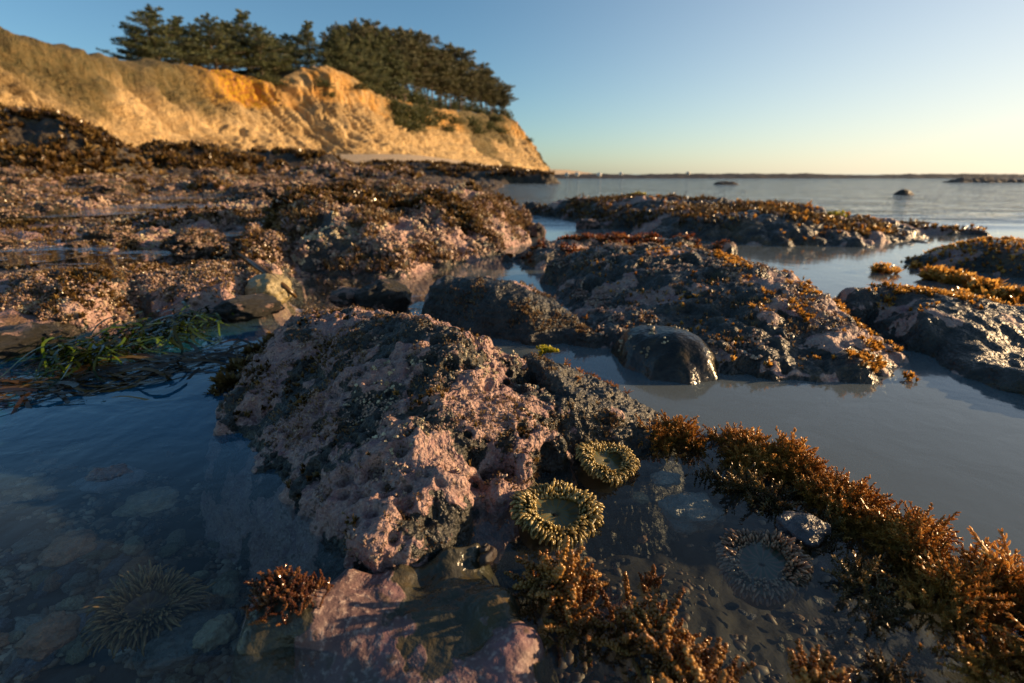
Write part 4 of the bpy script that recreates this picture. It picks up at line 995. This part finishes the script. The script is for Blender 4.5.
stone_m = [plain_mat('stone_' + n_, a, b, 3.2, .35, .03) for n_, a, b in (('grey', (.07, .07, .062), (.19, .175, .14)), ('brown', (.16, .075, .035), (.32, .17, .085)), ('buff', (.13, .10, .06), (.34, .28, .17)), ('slate', (.05, .05, .058), (.11, .108, .12)), ('olive', (.09, .07, .03), (.2, .155, .075)))]
ST = [blob(260 + k_, 4, .6, .45, stone_m[k_ % 5], 'stone', 1.4) for k_ in range(10)]
def stone(k_, px, py, w, z, label, hz=.8, rz=0.0): return placed(ST[k_], px, py, w, label, hz, rz, z, 'stone', 'stone', .0)
stone(3, 800, 534, 50, .0, 'smooth slate grey stone wedged against the golden seaweed bank', .9, .2)
stone(2, 150, 507, 42, -.07, 'pale buff stone lying flat on the bed of the blue pool', .5, .3)
stone(7, 216, 637, 36, -.05, 'pale angular stone in the pool just beside the flat slab', .8, 1.2)
stone(1, 72, 553, 46, -.07, 'reddish brown stone deeper in the blue pool above the brown anemone', .5, .4)
stone(6, 52, 640, 52, -.06, 'large red brown stone on the pool bed left of the brown anemone', .6, .2)
stone(8, 112, 484, 44, -.02, 'dark rounded stone just breaking the surface of the blue pool', .55, .1)
stone(0, 190, 645, 60, -.07, 'grey brown stone under water between the brown anemone and the slab', .5, .7)
stone(5, 690, 520, 64, -.035, 'dim greenish boulder under the ripples between the two gold anemones and the pinkish one', .6, .3)
stone(9, 640, 500, 18, -.02, 'small olive pebble beside the middle gold anemone', .7, .3)
stone(0, 664, 482, 24, -.02, 'small grey stone under water beside the smaller gold anemone', .5, .3)
r = np.random.default_rng(33)
def strew(n, x0, x1, y0, y1, zf, label, group, w0=5, w1=20, name='pebble'):
    for k_ in range(n):
        px, py = r.uniform(x0, x1), r.uniform(y0, y1); p = P(px, py, zf); gz_ = float(ground(np.array([p[0]]), np.array([p[1]]))[0][0]); p = P(px, py, max(gz_, -.3))
        s_ = r.uniform(0, 1) ** 1.8 * (w1 - w0) + w0; s_ = s_ * .5 * (p[1] * CP + .14) / F
        o = obj(name, ST[r.integers(0, 10)], None, (p[0], p[1], gz_ + s_ * .2)); o.scale = (s_, s_ * r.uniform(.6, 1), s_ * r.uniform(.4, .8)); o.rotation_euler = (r.uniform(-.2, .2), r.uniform(-.2, .2), r.uniform(0, 6.28))
        tag(o, label, 'pebble', group)
strew(150, -10, 240, 545, 690, -.1, 'small pebble among the cobbles on the bed of the blue pool near the brown anemone', 'pebbles on the pool bed', 5, 34)
strew(60, 20, 290, 440, 560, -.12, 'pebble on the deeper dark bed of the blue pool, beyond the brown anemone', 'pebbles in the deeper pool', 5, 24)
strew(60, 590, 860, 480, 660, -.05, 'little pebble on the shallow bed between the gold anemones and the pinkish one', 'pebbles by the anemones', 4, 14)

# fine gravel on the pool beds
rg = np.random.default_rng(44); GV = []
for k_ in range(5):
    V_ = np.array([v.co[:] for v in ST[k_].vertices]); 
    import bmesh
    bm = bmesh.new(); bmesh.ops.create_icosphere(bm, subdivisions=2, radius=1.0); W_ = np.array([v.co[:] for v in bm.verts]); T_ = np.array([[v.index for v in f.verts] for f in bm.faces]); bm.free()
    W_ = W_ * (1 + .35 * pn(W_ * 1.3 + 9 * k_, k_))[:, None] * np.array([1, rg.uniform(.6, .9), rg.uniform(.35, .6)]); GV.append((W_, np.zeros((0, 4), int), T_, np.full(len(W_), .5)))
M_gravel = weed_mat('pool_gravel', (.06, .045, .03), (.17, .10, .055), (.42, .34, .24), 0, .5)
def gravel(n, x0, x1, y0, y1, seed, label):
    r_ = np.random.default_rng(seed); p = np.array([P(a, b, -.1) for a, b in zip(r_.uniform(x0, x1, n), r_.uniform(y0, y1, n) )]); p, nn = drop2(p[:, :2])
    k_ = fbm(p * 12, 2, seed) > -.18; p = p[k_]; nn = nn[k_]
    o = obj('gravel', scatter(GV, p, nn, .0024 + .0095 * r_.uniform(0, 1, len(p)) ** 2.4, None, .5, .2, seed).mesh('gravel', (M_gravel,))); o['kind'] = 'stuff'; tag(o, label, 'gravel')
def drop2(xy):
    z, _ = ground(xy[:, 0], xy[:, 1]); z = z + fbm(np.stack([xy[:, 0], xy[:, 1], z * 2], 1) * 16, 3, 8) * .012
    return np.stack([xy[:, 0], xy[:, 1], z], 1), np.tile([0, 0, 1.0], (len(xy), 1))
gravel(6500, -30, 300, 450, 700, 71, 'fine gravel and shell bits between the cobbles on the bed of the blue pool')
gravel(1300, 560, 900, 470, 700, 72, 'fine brown gravel on the shallow bed around the anemones')

# barnacle clusters on the big boulder
for px, py, Yd in ((395, 368, .83), (408, 432, .67), (470, 376, .83), (536, 388, .86), (366, 402, .76), (500, 345, .93), (470, 360, .86)):
    q = D(px, py, Yd); k_ = np.argsort(((R1.v - q) ** 2).sum(1))[:1500]; kk = np.random.default_rng(px).choice(k_, 14)
    g = scatter(BARN, R1.v[kk] - R1.origin, R1.n[kk], np.random.default_rng(px).uniform(.004, .008, 14), None, .1, .2, px)
    obj('barnacle_cluster', g.mesh('barnacle_cluster', (M_barn,), smooth=False), R1.o)['kind'] = 'stuff'

# ------------------------------------------------------------------ light, sky, camera
SUN_AZ, SUN_EL = rad(80), rad(12.5)
w = bpy.data.worlds.new('World'); C.world = w; w.use_nodes = True
nt = w.node_tree; bg = nt.nodes['Background']; sky = nt.nodes.new('ShaderNodeTexSky'); sky.sky_type = 'NISHITA'; sky.sun_disc = False
sky.sun_elevation = SUN_EL; sky.sun_rotation = SUN_AZ; sky.air_density = .9; sky.dust_density = .6; sky.ozone_density = 4.5
tn = nt.nodes.new('ShaderNodeMix'); tn.data_type = 'RGBA'; tn.blend_type = 'MULTIPLY'; tn.inputs[0].default_value = 1; tn.inputs[7].default_value = (1.0, .97, .80, 1)
nt.links.new(sky.outputs[0], tn.inputs[6]); 
# the broad cream glow of the low sun in the sea air
def wn(typ, op=None):
    n = nt.nodes.new('ShaderNode' + typ)
    if op: n.operation = op
    return n
tcw = wn('TexCoord'); dt = wn('VectorMath', 'DOT_PRODUCT'); nt.links.new(tcw.outputs['Generated'], dt.inputs[0]); dt.inputs[1].default_value = (math.sin(SUN_AZ), math.cos(SUN_AZ), 0)
mxn = wn('Math', 'MAXIMUM'); nt.links.new(dt.outputs['Value'], mxn.inputs[0]); mxn.inputs[1].default_value = 0
pw = wn('Math', 'POWER'); nt.links.new(mxn.outputs[0], pw.inputs[0]); pw.inputs[1].default_value = 1.7
sz_ = wn('SeparateXYZ'); nt.links.new(tcw.outputs['Generated'], sz_.inputs[0])
ab = wn('Math', 'ABSOLUTE'); nt.links.new(sz_.outputs[2], ab.inputs[0])
m1 = wn('Math', 'MULTIPLY'); nt.links.new(ab.outputs[0], m1.inputs[0]); m1.inputs[1].default_value = -3.0
ex = wn('Math', 'EXPONENT'); nt.links.new(m1.outputs[0], ex.inputs[0])
m2 = wn('Math', 'MULTIPLY'); nt.links.new(pw.outputs[0], m2.inputs[0]); nt.links.new(ex.outputs[0], m2.inputs[1])
m3 = wn('Math', 'MULTIPLY'); nt.links.new(m2.outputs[0], m3.inputs[0]); m3.inputs[1].default_value = 1.05; m3.use_clamp = True
gm = wn('Mix'); gm.data_type = 'RGBA'; nt.links.new(m3.outputs[0], gm.inputs[0]); nt.links.new(tn.outputs[2], gm.inputs[6]); gm.inputs[7].default_value = (5.8, 4.85, 3.8, 1)
nt.links.new(gm.outputs[2], bg.inputs[0]); bg.inputs[1].default_value = .09
L = bpy.data.lights.new('sun', 'SUN'); L.energy = 5.0; L.angle = rad(.5); L.color = (1, .66, .34)
lo = bpy.data.objects.new('sun', L); COL.objects.link(lo)
dirv = Vector((math.sin(SUN_AZ) * math.cos(SUN_EL), math.cos(SUN_AZ) * math.cos(SUN_EL), math.sin(SUN_EL)))
lo.rotation_euler = dirv.to_track_quat('Z', 'Y').to_euler()

cam = bpy.data.cameras.new('camera'); cam.lens = 18; cam.sensor_width = 36; cam.clip_start = .02; cam.clip_end = 20000
cam.dof.use_dof = True; cam.dof.focus_distance = .80; cam.dof.aperture_fstop = 4.2
co_ = bpy.data.objects.new('camera', cam); COL.objects.link(co_); co_.location = (0, 0, CAMH); co_.rotation_euler = (rad(90) - PITCH, 0, 0)
C.camera = co_
C.view_settings.view_transform = 'Standard'; C.view_settings.look = 'None'; C.view_settings.exposure = 1.14; C.view_settings.gamma = 1
C.cycles.use_denoising = True
C.cycles.max_bounces = 8; C.cycles.transparent_max_bounces = 8; C.cycles.diffuse_bounces = 3
C.cycles.sample_clamp_indirect = 4
